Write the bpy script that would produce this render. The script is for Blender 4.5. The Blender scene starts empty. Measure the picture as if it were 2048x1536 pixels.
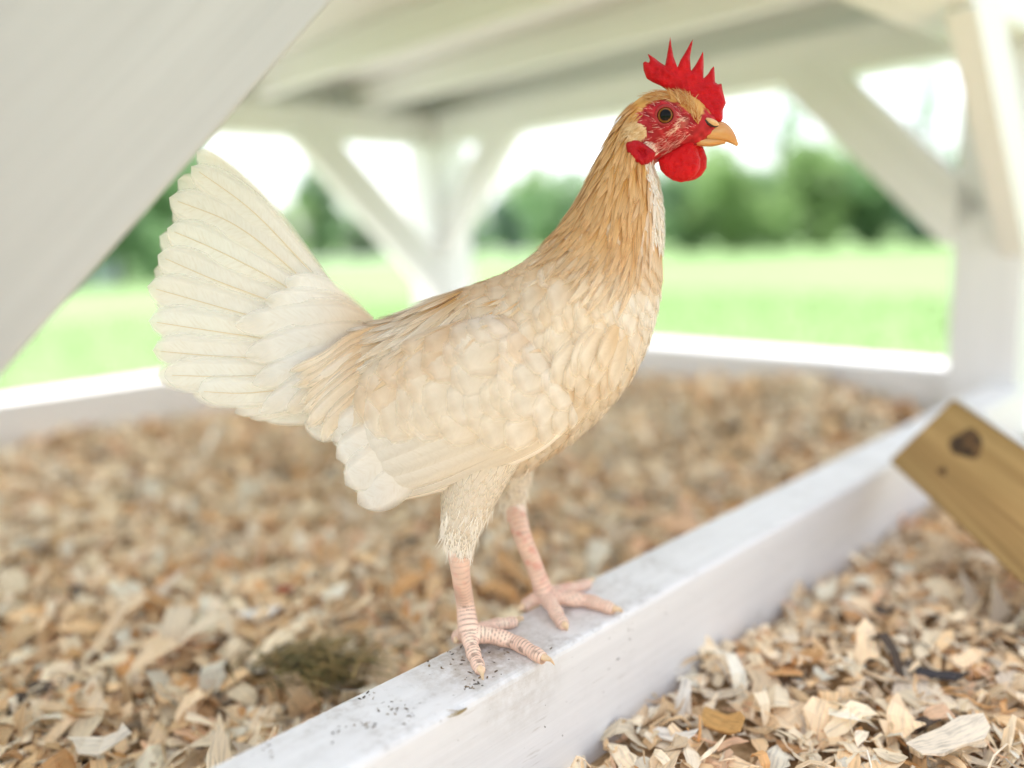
import bpy, bmesh, math, random
import numpy as np
from mathutils import Vector, Matrix
from mathutils.geometry import delaunay_2d_cdt

random.seed(7)
rng = np.random.default_rng(7)
scene = bpy.context.scene
COL = scene.collection

# ------------------------------------------------------------------ camera, sky, sun, exposure
F = 1600.0                      # focal length in pixels of the 2048 px wide photograph
PITCH, ROLL = math.radians(10.2), math.radians(2.3)
CAM = np.array([0.0, 0.0, 0.46])
fw = np.array([0, math.cos(PITCH), -math.sin(PITCH)])
rt0 = np.array([1.0, 0, 0]); up0 = np.cross(rt0, fw)
rt = rt0 * math.cos(ROLL) - up0 * math.sin(ROLL)
up = rt0 * math.sin(ROLL) + up0 * math.cos(ROLL)
cam = bpy.data.cameras.new('camera')
cam.sensor_width = 36.0; cam.lens = F / 2048 * 36
cam.clip_start = 0.02; cam.clip_end = 3000
cam.dof.use_dof = True; cam.dof.focus_distance = 0.662
cam.dof.aperture_fstop = 1.12
cam_ob = bpy.data.objects.new('camera', cam); COL.objects.link(cam_ob)
cam_ob.matrix_world = Matrix(((rt[0], up[0], -fw[0], CAM[0]), (rt[1], up[1], -fw[1], CAM[1]),
                              (rt[2], up[2], -fw[2], CAM[2]), (0, 0, 0, 1)))
scene.camera = cam_ob

SUN_EL, SUN_AZ = math.radians(72), math.radians(-35)      # azimuth from +Y (view direction) towards +X
world = bpy.data.worlds.new('World'); scene.world = world; world.use_nodes = True
wn = world.node_tree.nodes; wl = world.node_tree.links
sky = wn.new('ShaderNodeTexSky'); sky.sky_type = 'NISHITA'; sky.sun_disc = False
sky.sun_elevation = SUN_EL; sky.sun_rotation = SUN_AZ
sky.dust_density = 1.5; sky.air_density = 1.0; sky.ozone_density = 1.0
bg = wn['Background']; bg.inputs['Strength'].default_value = 0.15
hz = wn.new('ShaderNodeHueSaturation'); hz.inputs['Saturation'].default_value = .30; hz.inputs['Value'].default_value = 1.0   # thin high cloud: a milky sky
wl.new(sky.outputs[0], hz.inputs['Color']); wl.new(hz.outputs[0], bg.inputs['Color'])
sun = bpy.data.lights.new('sun', 'SUN'); sun.energy = 3.3; sun.angle = math.radians(0.6); sun.color = (1, 0.97, 0.93)
sun_ob = bpy.data.objects.new('sun', sun); COL.objects.link(sun_ob)
sd = Vector((math.sin(SUN_AZ) * math.cos(SUN_EL), math.cos(SUN_AZ) * math.cos(SUN_EL), math.sin(SUN_EL)))
sun_ob.rotation_euler = sd.to_track_quat('Z', 'Y').to_euler(); sun_ob.location = (0, 10, 20)
scene.view_settings.view_transform = 'Standard'; scene.view_settings.look = 'None'
scene.view_settings.gamma = 1.0; scene.view_settings.use_curve_mapping = False
scene.view_settings.exposure = 1.48
cy = scene.cycles
cy.max_bounces = 10; cy.diffuse_bounces = 6; cy.glossy_bounces = 3; cy.transmission_bounces = 6; cy.transparent_max_bounces = 24
cy.use_denoising = True
cy.sample_clamp_indirect = 8

# ------------------------------------------------------------------ helpers
def ray(u, v):
    u = np.asarray(u, float)[..., None]; v = np.asarray(v, float)[..., None]
    return fw + rt * (u - 1024) / F - up * (v - 768) / F
def at(u, v, d): return CAM + ray(u, v) * d
def on_z(u, v, z):
    q = ray(u, v); return CAM + q * ((np.asarray(z, float) - CAM[2]) / q[..., 2])[..., None]
HEN_Y = 0.70                    # the bird stands in the upright plane y = HEN_Y, w is its sideways offset
def hen(u, v, w=0.0):
    q = ray(u, v); return CAM + q * ((HEN_Y + np.asarray(w, float)) / q[..., 1])[..., None]

def link(o, parent=None):
    COL.objects.link(o)
    if parent is not None: o.parent = parent
    return o
def obj(name, me, m=None, parent=None):
    o = bpy.data.objects.new(name, me)
    if m is not None: me.materials.append(m)
    return link(o, parent)
def empty(name, loc=(0, 0, 0), rz=0.0):
    o = bpy.data.objects.new(name, None); o.empty_display_size = 0.05
    o.location = loc; o.rotation_euler = (0, 0, rz); return link(o)
def tag(o, label=None, cat=None, group=None, kind=None):
    for k, v in (('label', label), ('category', cat), ('group', group), ('kind', kind)):
        if v: o[k] = v
    return o
def mesh_np(name, verts, faces, col=None, uv=None, smooth=True, alpha=None):
    """faces: (n,4) or (n,3) array; col per vertex; uv per vertex"""
    me = bpy.data.meshes.new(name)
    verts = np.ascontiguousarray(verts, np.float32).reshape(-1, 3); faces = np.ascontiguousarray(faces, np.int32)
    n, k = faces.shape
    me.vertices.add(len(verts)); me.vertices.foreach_set('co', verts.ravel())
    me.loops.add(n * k); me.loops.foreach_set('vertex_index', faces.ravel())
    me.polygons.add(n); me.polygons.foreach_set('loop_start', np.arange(0, n * k, k, dtype=np.int32))
    me.polygons.foreach_set('use_smooth', np.full(n, smooth))
    if col is not None:
        c = np.ones((len(verts), 4), np.float32); c[:, :3] = np.asarray(col).reshape(-1, 3)
        if alpha is not None: c[:, 3] = np.asarray(alpha).ravel()
        a = me.color_attributes.new('col', 'FLOAT_COLOR', 'POINT'); a.data.foreach_set('color', c.ravel())
    if uv is not None:
        l = me.uv_layers.new(name='UVMap'); l.data.foreach_set('uv', np.asarray(uv, np.float32).reshape(-1, 2)[faces.ravel()].ravel())
    me.update(calc_edges=True); me.validate(); return me
def tube(path, radii, n=12, flat=1.0):
    """closed tube with round ends through 3-D points; returns verts, quads+tris as quads"""
    P = np.array(path, float); R = np.array(radii, float)
    T = np.gradient(P, axis=0); T /= np.linalg.norm(T, axis=1)[:, None]
    ref = np.array([0, 0, 1.0]) if abs(T[0][2]) < 0.8 else np.array([1.0, 0, 0])
    V = []
    x = np.cross(T[0], ref); x /= np.linalg.norm(x)
    for p, t, r in zip(P, T, R):
        x = x - t * (x @ t); x /= np.linalg.norm(x); y = np.cross(t, x)
        a = np.linspace(0, 2 * math.pi, n, endpoint=False)
        V.append(p + r * (np.cos(a)[:, None] * x + flat * np.sin(a)[:, None] * y))
    V = np.array(V).reshape(-1, 3); m = len(P); Fc = []
    for i in range(m - 1):
        for j in range(n):
            k = (j + 1) % n; Fc.append((i * n + j, i * n + k, (i + 1) * n + k, (i + 1) * n + j))
    a, b = len(V), len(V) + 1
    V = np.vstack([V, P[0], P[-1]])
    for j in range(n):
        k = (j + 1) % n; Fc.append((a, k, j, j)); Fc.append((b, (m - 1) * n + j, (m - 1) * n + k, (m - 1) * n + k))
    return V, [tuple(dict.fromkeys(f)) for f in Fc]
def smooth_path(pts, n):
    """Catmull-Rom through rows of pts"""
    P = np.array(pts, float); P = np.vstack([2 * P[0] - P[1], P, 2 * P[-1] - P[-2]])
    t = np.linspace(0, len(P) - 3 - 1e-9, n); i = t.astype(int); f = (t - i)[:, None]
    a, b, c, d = P[i], P[i + 1], P[i + 2], P[i + 3]
    return 0.5 * (2 * b + (c - a) * f + (2 * a - 5 * b + 4 * c - d) * f ** 2 + (3 * b - a - 3 * c + d) * f ** 3)
def mesh_py(name, V, Fc, smooth=True):
    me = bpy.data.meshes.new(name); me.from_pydata([tuple(map(float, v)) for v in V], [], [tuple(map(int, f)) for f in Fc]); me.update()
    for p in me.polygons: p.use_smooth = smooth
    return me
def vnoise(P, scale, seed=0):
    """cheap smooth noise of 3-D points, about -1..1"""
    r = np.random.default_rng(seed); out = 0
    for k in range(5):
        d = r.normal(size=3); d /= np.linalg.norm(d)
        out = out + np.sin((P @ d) * scale * r.uniform(.7, 1.6) + r.uniform(0, 6.28) + 1.3 * np.sin((P @ np.roll(d, 1)) * scale * .8))
    return out / 2.6
def sstep(a, b, x): t = np.clip((x - a) / (b - a), 0, 1); return t * t * (3 - 2 * t)

# ------------------------------------------------------------------ materials
def new_mat(name):
    m = bpy.data.materials.new(name); m.use_nodes = True
    nt = m.node_tree; b = nt.nodes['Principled BSDF']; return m, nt, b
def N(nt, t, **kw):
    n = nt.nodes.new(t)
    for k, v in kw.items(): setattr(n, k, v)
    return n
def ramp(nt, src, stops):
    r = N(nt, 'ShaderNodeValToRGB'); e = r.color_ramp.elements
    while len(e) < len(stops): e.new(0.5)
    for x, (p, c) in zip(e, stops): x.position = p; x.color = (*c, 1)
    nt.links.new(src, r.inputs[0]); return r.outputs[0]
def noise(nt, scale, vec=None, detail=4, rough=.55, mapscale=None, coord='Object'):
    t = N(nt, 'ShaderNodeTexNoise'); t.inputs['Scale'].default_value = scale; t.inputs['Detail'].default_value = detail
    t.inputs['Roughness'].default_value = rough
    if vec is None: vec = N(nt, 'ShaderNodeTexCoord').outputs[coord]
    if mapscale:
        mp = N(nt, 'ShaderNodeMapping'); mp.inputs['Scale'].default_value = mapscale; nt.links.new(vec, mp.inputs[0]); vec = mp.outputs[0]
    nt.links.new(vec, t.inputs['Vector']); return t.outputs['Fac']
def mixc(nt, fac, a, b, mode='MIX'):
    m = N(nt, 'ShaderNodeMix', data_type='RGBA', blend_type=mode)
    for s, i in ((fac, 0), (a, 6), (b, 7)):
        if hasattr(s, 'links'): nt.links.new(s, m.inputs[i])
        else: m.inputs[i].default_value = s if i == 0 else (*s, 1)
    return m.outputs[2]
def math_n(nt, op, a, b=None, clamp=False):
    m = N(nt, 'ShaderNodeMath', operation=op, use_clamp=clamp)
    for s, i in ((a, 0), (b, 1)):
        if s is None: continue
        if hasattr(s, 'links'): nt.links.new(s, m.inputs[i])
        else: m.inputs[i].default_value = s
    return m.outputs[0]
def bump(nt, b, h, strength=.3, dist=.001):
    n = N(nt, 'ShaderNodeBump'); n.inputs['Strength'].default_value = strength; n.inputs['Distance'].default_value = dist
    nt.links.new(h, n.inputs['Height']); nt.links.new(n.outputs[0], b.inputs['Normal'])

FOOT_LOCAL = (-.585, .02, .081)
def paint_mat(name, dirt=0.0, base=(.84, .84, .845)):
    m, nt, b = new_mat(name)
    g = noise(nt, 170, mapscale=(.03, 1, 1), detail=6, rough=.65)          # brush strokes along the length
    g2 = noise(nt, 6, mapscale=(.3, 1, 1), detail=3)
    c = ramp(nt, g2, [(.3, tuple(x * .93 for x in base)), (.7, base)])
    c = mixc(nt, ramp(nt, g, [(.40, (0, 0, 0)), (.68, (.55,) * 3)]), c, tuple(x * .86 for x in base))
    g3 = noise(nt, 38, mapscale=(.025, 1, 1), detail=4, rough=.6)
    c = mixc(nt, ramp(nt, g3, [(.45, (0, 0, 0)), (.66, (.5,) * 3)]), c, tuple(x * .84 for x in base))
    if dirt:
        vm = N(nt, 'ShaderNodeVectorMath', operation='DISTANCE'); nt.links.new(N(nt, 'ShaderNodeTexCoord').outputs['Object'], vm.inputs[0]); vm.inputs[1].default_value = FOOT_LOCAL
        near_ = ramp(nt, vm.outputs['Value'], [(.012, (1, 1, 1)), (.085, (0, 0, 0))])
        sm_ = ramp(nt, noise(nt, 75, detail=8, rough=.72), [(.36, (0, 0, 0)), (.62, (1, 1, 1))])
        c = mixc(nt, math_n(nt, 'MULTIPLY', math_n(nt, 'MULTIPLY', near_, sm_), .85), c, (.30, .23, .14))
        c = mixc(nt, ramp(nt, noise(nt, 300, detail=3, mapscale=(.10, 1, 1)), [(.66, (0, 0, 0)), (.74, (.35,) * 3)]), c, (.45, .42, .37))
        d = noise(nt, 26, detail=8, rough=.7); d2 = noise(nt, 5.5, detail=3)
        sp = noise(nt, 140, detail=3, rough=.6)
        grime = math_n(nt, 'MULTIPLY', ramp(nt, d, [(.47, (0, 0, 0)), (.68, (1, 1, 1))]), ramp(nt, d2, [(.38, (0, 0, 0)), (.60, (1, 1, 1))]))
        gz0 = N(nt, 'ShaderNodeSeparateXYZ'); nt.links.new(N(nt, 'ShaderNodeNewGeometry').outputs['Normal'], gz0.inputs[0])
        grime = math_n(nt, 'MULTIPLY', grime, ramp(nt, gz0.outputs[2], [(.2, (.12,) * 3), (.7, (1, 1, 1))]))      # dirt lies on what faces up
        grime = math_n(nt, 'MULTIPLY', grime, ramp(nt, sp, [(.38, (.15,) * 3), (.6, (1, 1, 1))]))
        c = mixc(nt, math_n(nt, 'MULTIPLY', grime, dirt), c, (.20, .155, .10))
        fl = ramp(nt, noise(nt, 210, detail=2, rough=.5, mapscale=(.55, 1, 1)), [(.715, (0, 0, 0)), (.735, (1, 1, 1))])
        c = mixc(nt, math_n(nt, 'MULTIPLY', fl, .7 * dirt), c, (.10, .085, .06))
    nt.links.new(c, b.inputs['Base Color']); b.inputs['Roughness'].default_value = .48
    b.inputs['Specular IOR Level'].default_value = .35
    bump(nt, b, g, .35, .0012); return m
M_PAINT = paint_mat('white_paint')
M_SILL = paint_mat('white_paint_dirty', .55, (.88, .88, .88))
M_SHADE_GREY = paint_mat('shade_grey_paint', 0, (.50, .50, .50))  # white paint darkened: the near brace's shade is put into its colour
M_DECK = paint_mat('deck_paint', 0, (.78, .78, .775))

def raw_timber():
    m, nt, b = new_mat('raw_timber')
    co = N(nt, 'ShaderNodeTexCoord').outputs['Object']
    # growth lines run along the board and bend round the knot
    d_ = N(nt, 'ShaderNodeVectorMath', operation='DISTANCE'); nt.links.new(co, d_.inputs[0]); d_.inputs[1].default_value = KNOT_LOCAL
    bend = ramp(nt, d_.outputs['Value'], [(.0, (1, 1, 1)), (.075, (0, 0, 0))])
    sp = N(nt, 'ShaderNodeSeparateXYZ'); nt.links.new(co, sp.inputs[0]); wob = noise(nt, 3.2, mapscale=(.5, 1, 1), detail=2)
    yy = math_n(nt, 'ADD', sp.outputs[1], math_n(nt, 'ADD', math_n(nt, 'MULTIPLY', wob, .07), math_n(nt, 'MULTIPLY', bend, .035)))
    cm = N(nt, 'ShaderNodeCombineXYZ'); nt.links.new(math_n(nt, 'MULTIPLY', sp.outputs[0], .02), cm.inputs[0]); nt.links.new(yy, cm.inputs[1]); nt.links.new(math_n(nt, 'MULTIPLY', sp.outputs[2], .3), cm.inputs[2])
    g = noise(nt, 95, cm.outputs[0], detail=4, rough=.6); g2 = noise(nt, 14, detail=4, mapscale=(.25, 1, 1))
    c = ramp(nt, g, [(.25, (.20, .11, .035)), (.5, (.37, .225, .08)), (.75, (.50, .33, .135))])
    c = mixc(nt, ramp(nt, g2, [(.35, (.45,) * 3), (.65, (0, 0, 0))]), c, (.26, .18, .06))
    nt.links.new(c, b.inputs['Base Color']); b.inputs['Roughness'].default_value = .7
    bump(nt, b, g, .4, .0012); return m
KNOT_LOCAL = (-.235, 0.0, .045)
M_RAW = raw_timber()

def attr_mat(name, rough=.7, grain=None, sss=0.0):
    m, nt, b = new_mat(name); a = N(nt, 'ShaderNodeAttribute', attribute_name='col').outputs['Color']
    c = a
    if grain:
        g = noise(nt, grain, coord='UV', mapscale=(.12, 1, 1), detail=5)
        c = mixc(nt, 1.0, a, ramp(nt, g, [(.3, (.62,) * 3), (.5, (1, 1, 1)), (.7, (1.12, 1.1, 1.05))]), 'MULTIPLY')
        bump(nt, b, g, .5, .0008)
    nt.links.new(c, b.inputs['Base Color']); b.inputs['Roughness'].default_value = rough
    b.inputs['Specular IOR Level'].default_value = .3
    if sss: b.inputs['Subsurface Weight'].default_value = sss; b.inputs['Subsurface Radius'].default_value = (.006, .002, .001); b.inputs['Subsurface Scale'].default_value = 1
    return m
M_CHIP = attr_mat('wood_chip', .75, 7)

def ground_mat():
    m, nt, b = new_mat('chip_soil')
    c = ramp(nt, noise(nt, 55, detail=6, rough=.7), [(.3, (.13, .075, .03)), (.5, (.44, .29, .15)), (.7, (.66, .49, .30))])
    nt.links.new(c, b.inputs['Base Color']); b.inputs['Roughness'].default_value = .95; return m
def lawn_mat():
    m, nt, b = new_mat('lawn')
    n1 = noise(nt, .35, detail=3); n2 = noise(nt, 9, detail=6, rough=.7)
    c = ramp(nt, n1, [(.3, (.15, .25, .09)), (.55, (.19, .29, .12)), (.75, (.24, .31, .15))])
    c = mixc(nt, .55, c, ramp(nt, n2, [(.3, (.14, .24, .08)), (.7, (.22, .32, .15))]))
    nt.links.new(c, b.inputs['Base Color']); b.inputs['Roughness'].default_value = .85; b.inputs['Specular IOR Level'].default_value = .15; return m
def plain_mat(name, c, rough=.8, nz=None):
    m, nt, b = new_mat(name)
    if nz:
        o = ramp(nt, noise(nt, nz, detail=5), [(.3, tuple(x * .75 for x in c)), (.7, tuple(min(1, x * 1.15) for x in c))]); nt.links.new(o, b.inputs['Base Color'])
    else: b.inputs['Base Color'].default_value = (*c, 1)
    b.inputs['Roughness'].default_value = rough; return m
def leaf_mat(name, c1, c2):
    m, nt, b = new_mat(name)
    oi = N(nt, 'ShaderNodeAttribute', attribute_name='col').outputs['Fac']
    c = mixc(nt, oi, c1, c2); nt.links.new(c, b.inputs['Base Color']); b.inputs['Roughness'].default_value = .6
    t = N(nt, 'ShaderNodeBsdfTranslucent'); nt.links.new(c, t.inputs[0]); mx = N(nt, 'ShaderNodeMixShader'); mx.inputs[0].default_value = .55
    nt.links.new(b.outputs[0], mx.inputs[1]); nt.links.new(t.outputs[0], mx.inputs[2]); nt.links.new(mx.outputs[0], nt.nodes['Material Output'].inputs[0]); return m

def feather_mat():
    m, nt, b = new_mat('feather')
    at_ = N(nt, 'ShaderNodeAttribute', attribute_name='col'); a = at_.outputs['Color']; tt = at_.outputs['Alpha']    # alpha holds the place along the feather, 0 root .. 1 tip
    uv = N(nt, 'ShaderNodeTexCoord').outputs['UV']; sx = N(nt, 'ShaderNodeSeparateXYZ'); nt.links.new(uv, sx.inputs[0])
    x = math_n(nt, 'ABSOLUTE', sx.outputs[0]); y = sx.outputs[1]         # x: 0 shaft .. 1 edge, y: length in units of half-widths (+ random offset)
    br = math_n(nt, 'SUBTRACT', y, math_n(nt, 'MULTIPLY', x, .9))
    cm = N(nt, 'ShaderNodeCombineXYZ'); nt.links.new(br, cm.inputs[0]); nt.links.new(math_n(nt, 'MULTIPLY', sx.outputs[0], .35), cm.inputs[1])
    t = N(nt, 'ShaderNodeTexNoise'); t.inputs['Scale'].default_value = 7; t.inputs['Detail'].default_value = 3; t.inputs['Roughness'].default_value = .6
    nt.links.new(cm.outputs[0], t.inputs['Vector'])
    c = mixc(nt, 1.0, a, ramp(nt, t.outputs['Fac'], [(.28, (.93, .91, .88)), (.5, (1, 1, 1)), (.72, (1.04, 1.04, 1.04))]), 'MULTIPLY')
    nt.links.new(c, b.inputs['Base Color']); b.inputs['Roughness'].default_value = .6; b.inputs['Specular IOR Level'].default_value = .2
    b.inputs['Sheen Weight'].default_value = .15; b.inputs['Sheen Roughness'].default_value = .5
    bump(nt, b, t.outputs['Fac'], .25, .0004)
    tr = N(nt, 'ShaderNodeBsdfTranslucent'); nt.links.new(c, tr.inputs[0]); mx = N(nt, 'ShaderNodeMixShader'); mx.inputs[0].default_value = .33
    nt.links.new(b.outputs[0], mx.inputs[1]); nt.links.new(tr.outputs[0], mx.inputs[2])
    # the loose barb ends thin out towards the rim and the tip
    fr = math_n(nt, 'ADD', x, math_n(nt, 'MULTIPLY', math_n(nt, 'SUBTRACT', t.outputs['Fac'], .5), .16))
    ae = math_n(nt, 'MULTIPLY', math_n(nt, 'SUBTRACT', fr, .60), 2.1, True)
    te = math_n(nt, 'MULTIPLY', math_n(nt, 'SUBTRACT', math_n(nt, 'ADD', tt, math_n(nt, 'MULTIPLY', math_n(nt, 'SUBTRACT', t.outputs['Fac'], .5), .10)), .78), 4.2, True)
    al = math_n(nt, 'MULTIPLY', math_n(nt, 'MAXIMUM', ae, te), .92)
    tp = N(nt, 'ShaderNodeBsdfTransparent'); m2 = N(nt, 'ShaderNodeMixShader'); nt.links.new(al, m2.inputs[0])
    nt.links.new(mx.outputs[0], m2.inputs[1]); nt.links.new(tp.outputs[0], m2.inputs[2])
    nt.links.new(m2.outputs[0], nt.nodes['Material Output'].inputs[0]); return m
M_FEATHER = feather_mat()

# ------------------------------------------------------------------ ground, lawn, paving, road
AX = np.array([.7193, .6947, 0]); CX = np.array([-.6947, .7193, 0])     # the coop's own axes
def ac(a, c, z=0.0): return AX * a + CX * c + np.array([0, 0, z])
def to_ac(P): return P @ AX, P @ CX
def chip_height(P):
    a, c = to_ac(P)
    h = -.014 + .008 * vnoise(P * np.array([1, 1, 0]), 9, 3) + .004 * vnoise(P * np.array([1, 1, 0]), 30, 4)
    h = h + .095 * np.exp(-(((a - 1.86) / .20) ** 2 + ((c - .95) / .24) ** 2))
    h = h + .03 * np.exp(-(((a - 1.9) / .18) ** 2 + ((c - 1.6) / .4) ** 2))
    h = h - .022 * np.exp(-(((a - .22) / .07) ** 2 + ((c - .72) / .10) ** 2))
    return h
g = np.linspace(-.9, 1.985, 150), np.linspace(-1.3, 2.30, 190)
GA, GC = np.meshgrid(*g, indexing='ij')
GP = GA[..., None] * AX + GC[..., None] * CX; GP[..., 2] = chip_height(GP.reshape(-1, 3)).reshape(GA.shape) - .004
i, j = np.meshgrid(np.arange(149), np.arange(189), indexing='ij'); q = (i * 190 + j).ravel()
bed = obj('wood_chip_ground', mesh_np('wood_chip_ground', GP, np.stack([q, q + 190, q + 191, q + 1], 1)), ground_mat())
tag(bed, 'bed of loose pale wood chips spread under and before the white coop', kind='structure')

def sheet(name, pts, m, label, kind='structure'):
    o = obj(name, mesh_py(name, pts, [tuple(range(len(pts)))], False), m); return tag(o, label, kind=kind)
R = 900
sheet('lawn', [(-R, -R, -.05), (R, -R, -.05), (R, R, -.05), (-R, R, -.05)], lawn_mat(), 'bright green mown lawn reaching to the far trees')
M_ROAD = plain_mat('road_grey', (.22, .23, .24), .8, 2)
sheet('road', [(-40, 24, -.044), (1, 28, -.044), (1, 33, -.044), (-40, 33, -.044)], M_ROAD, 'grey road beyond the lawn in front of the trees')
M_PAVE = plain_mat('pale_concrete', (.66, .64, .60), .8, 6)

# ------------------------------------------------------------------ the raised coop: posts, sills, braces, beams, joists, floor
coop = empty('chicken_coop', (0, 0, 0), math.atan2(AX[1], AX[0]))
tag(coop, 'white painted raised timber coop seen from below its floor', 'coop')
def beam(name, p0, p1, wy, wz, m=M_PAINT, rot=0.0, bev=.004, parent=coop, seg=2, label=None):
    """box from p0 to p1 (coop axes), wy sideways, wz in the other direction"""
    p0, p1 = Vector(p0), Vector(p1); d = p1 - p0; L = d.length
    bm = bmesh.new(); bmesh.ops.create_cube(bm, size=1)
    bmesh.ops.scale(bm, vec=(L, wy, wz), verts=bm.verts)
    bmesh.ops.bevel(bm, geom=bm.edges[:], offset=bev, segments=seg, affect='EDGES', profile=.5)
    me = bpy.data.meshes.new(name); bm.to_mesh(me); bm.free()
    for p in me.polygons: p.use_smooth = False
    o = obj(name, me, m, parent)
    x = d.normalized(); z = Vector((0, 0, 1)) if abs(x.z) < .95 else Vector((0, 1, 0))
    y = z.cross(x).normalized(); z = x.cross(y)
    o.matrix_local = Matrix.Translation((p0 + p1) / 2) @ Matrix((x, y, z)).transposed().to_4x4() @ Matrix.Rotation(rot, 4, 'X')
    if label: o['label'] = label
    return o
for a, c in ((2.0, .525), (2.0, 2.43), (0.0, 2.43), (-.022, .525)):
    w_ = .14 if c < 1 else .165
    beam('post', (a, c, -.08), (a, c, .81), w_, w_)
beam('sill', (.08, .474, .03), (1.928, .474, .03), .076, .162, M_SILL, bev=.006, seg=3, label='dirty near sill beam the hen stands on')
beam('sill', (2.07, .597, .03), (2.07, 2.346, .03), .16, .185)
beam('sill', (.085, 2.35, .025), (1.915, 2.35, .025), .12, .175)
beam('sill', (0.0, .597, .025), (0.0, 2.345, .025), .10, .17)
for c in (.525, 2.43): beam('beam', (-.07, c, .862), (2.07, c, .862), .138, .10)
for a in (2.0, 0.0): beam('beam', (a, .597, .862), (a, 2.358, .862), .136, .102)
for a in (.05, .45, .85, 1.25, 1.65): beam('joist', (a, .45, .958), (a, 2.50, .958), .042, .088)
beam('rim_board', (2.05, .45, .962), (2.05, 2.50, .962), .036, .092)
beam('rim_board', (-.07, 2.52, .962), (2.068, 2.52, .962), .036, .092)
for k in range(8):
    y0 = -.06 + k * .268; beam('floor_board', (y0 + .1335, .43, 1.016), (y0 + .1335, 2.56, 1.016), .268, .024, M_DECK, bev=.0015)  # far ends lengthened past the wall to keep sun off the chips
def brace(c0, c1, thick, w, along):
    """45 degree knee brace in the wall plane; along 'a': points (a,z) at fixed c, 'c': points (c,z) at fixed a"""
    (p, z0), (q_, z1), f = c0, c1, thick[0]
    A0 = (p, f, z0) if along == 'a' else (f, p, z0); A1 = (q_, f, z1) if along == 'a' else (f, q_, z1)
    return beam('brace', A0, A1, thick[1], w)
def knee(line_lo, line_hi, sgn, post, plane, thick, along, top=.845):
    """band between two 45 degree lines  z = k + sgn*x"""
    k = (line_lo + line_hi) / 2; w = abs(line_hi - line_lo) / math.sqrt(2)
    z0 = k + sgn * post; dx = .02
    x1 = (top - k) / sgn
    return brace((post, z0), (x1, top), (plane, thick), w, along)
knee(2.165, 2.345, -1, 1.95, 2.385, .06, 'a')              # far wall, from the far corner post
knee(2.755, 2.925, -1, 2.38, 1.965, .06, 'c')               # right wall, from the far corner post  (z = k - c)
knee(-.205, -.035, 1, .57, 1.958, .056, 'c')              # right wall, from the near right post
knee(2.315, 2.49, -1, 2.03, .477, .05, 'a')                # near wall, from the near right post
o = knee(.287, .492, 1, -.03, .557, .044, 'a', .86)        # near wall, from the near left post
o['label'] = 'broad brace greyed to stand in for shade, close to the camera'; o.data.materials.clear(); o.data.materials.append(M_SHADE_GREY)
knee(.41, .55, 1, .05, 2.385, .06, 'a')
sheet('paving', [tuple(ac(*p, -.02)) for p in ((2.09, .3), (2.55, .3), (2.55, 3.0), (-.6, 3.0), (-.6, 2.47), (2.09, 2.47))], M_PAVE, 'pale concrete strip along the outside of the coop')

# ramp board leaning on the sill
rd = -ray(775, 4); rd /= np.linalg.norm(rd)                # towards the camera and down
p_low = at(1775, 920, 1.10); qv = ray(1905, 795)
t = ((p_low - CAM) @ rd) / (qv @ rd); p_top = CAM + qv * t  # square end
e = p_low - p_top; wid = np.linalg.norm(e); e /= wid; nrm = np.cross(rd, e); nrm /= np.linalg.norm(nrm)
if nrm @ (CAM - p_top) < 0: nrm = -nrm                       # nrm faces the camera: the bare side
Lr, th_ = .62, .09
ramp_ob = empty('ramp_board', tuple((p_top + p_low) / 2))
tag(ramp_ob, 'thick board with bare brown knotty side leaning on the sill end', 'board')
def local_box(name, o3, x, y, z, L, W, T, m, bev=.003, off=(0, 0, 0)):
    bm = bmesh.new(); bmesh.ops.create_cube(bm, size=1); bmesh.ops.scale(bm, vec=(L, W, T), verts=bm.verts)
    bmesh.ops.bevel(bm, geom=bm.edges[:], offset=bev, segments=2, affect='EDGES')
    me = bpy.data.meshes.new(name); bm.to_mesh(me); bm.free()
    ob = obj(name, me, m); Mx = Matrix((Vector(x), Vector(y), Vector(z))).transposed().to_4x4(); Mx.translation = Vector(o3)
    ob.matrix_world = Mx; return ob
cen = (p_top + p_low) / 2 + rd * Lr / 2 - nrm * th_ / 2
core = local_box('plank', cen, rd, e, np.cross(rd, e), Lr, wid, th_, M_RAW)
core['label'] = 'bare brown timber'
cp_ = cen - e * (wid / 2 + .0035)
face = local_box('painted_top', cp_, rd, e, np.cross(rd, e), Lr, .006, th_ * .98, M_PAINT, .001)
M_KNOT, nt, b = new_mat('knot')
nt.links.new(ramp(nt, noise(nt, 60, detail=4), [(.35, (.025, .014, .006)), (.6, (.12, .06, .02)), (.75, (.2, .11, .035))]), b.inputs['Base Color']); b.inputs['Roughness'].default_value = .8
def on_face(u, v):
    q_ = ray(u, v); return CAM + q_ * (((p_top + nrm * .0) - CAM) @ nrm / (q_ @ nrm))
def disc(name, c0, r1, r2, ax1, ax2, n3, m, h=.002):
    a = np.linspace(0, 2 * math.pi, 20, endpoint=False); rr = 1 + .12 * np.sin(3 * a + 1) + .06 * np.sin(5 * a)
    V = [c0 + n3 * h] + [c0 + n3 * h * .9 + ax1 * r1 * .6 * x * math.cos(y) + ax2 * r2 * .6 * x * math.sin(y) for x, y in zip(rr, a)] + \
        [c0 - n3 * .001 + ax1 * r1 * x * math.cos(y) + ax2 * r2 * x * math.sin(y) for x, y in zip(rr, a)]
    Fc = [(0, 1 + k, 1 + (k + 1) % 20) for k in range(20)] + [(1 + k, 21 + k, 21 + (k + 1) % 20, 1 + (k + 1) % 20) for k in range(20)]
    return obj(name, mesh_py(name, V, Fc), m)
k1 = disc('knot', on_face(1933, 888), .028, .022, rd, e, nrm, M_KNOT)
k2 = disc('knot', on_face(1884, 942), .009, .007, rd, e, nrm, M_KNOT, .001)
bpy.context.view_layer.update()
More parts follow.
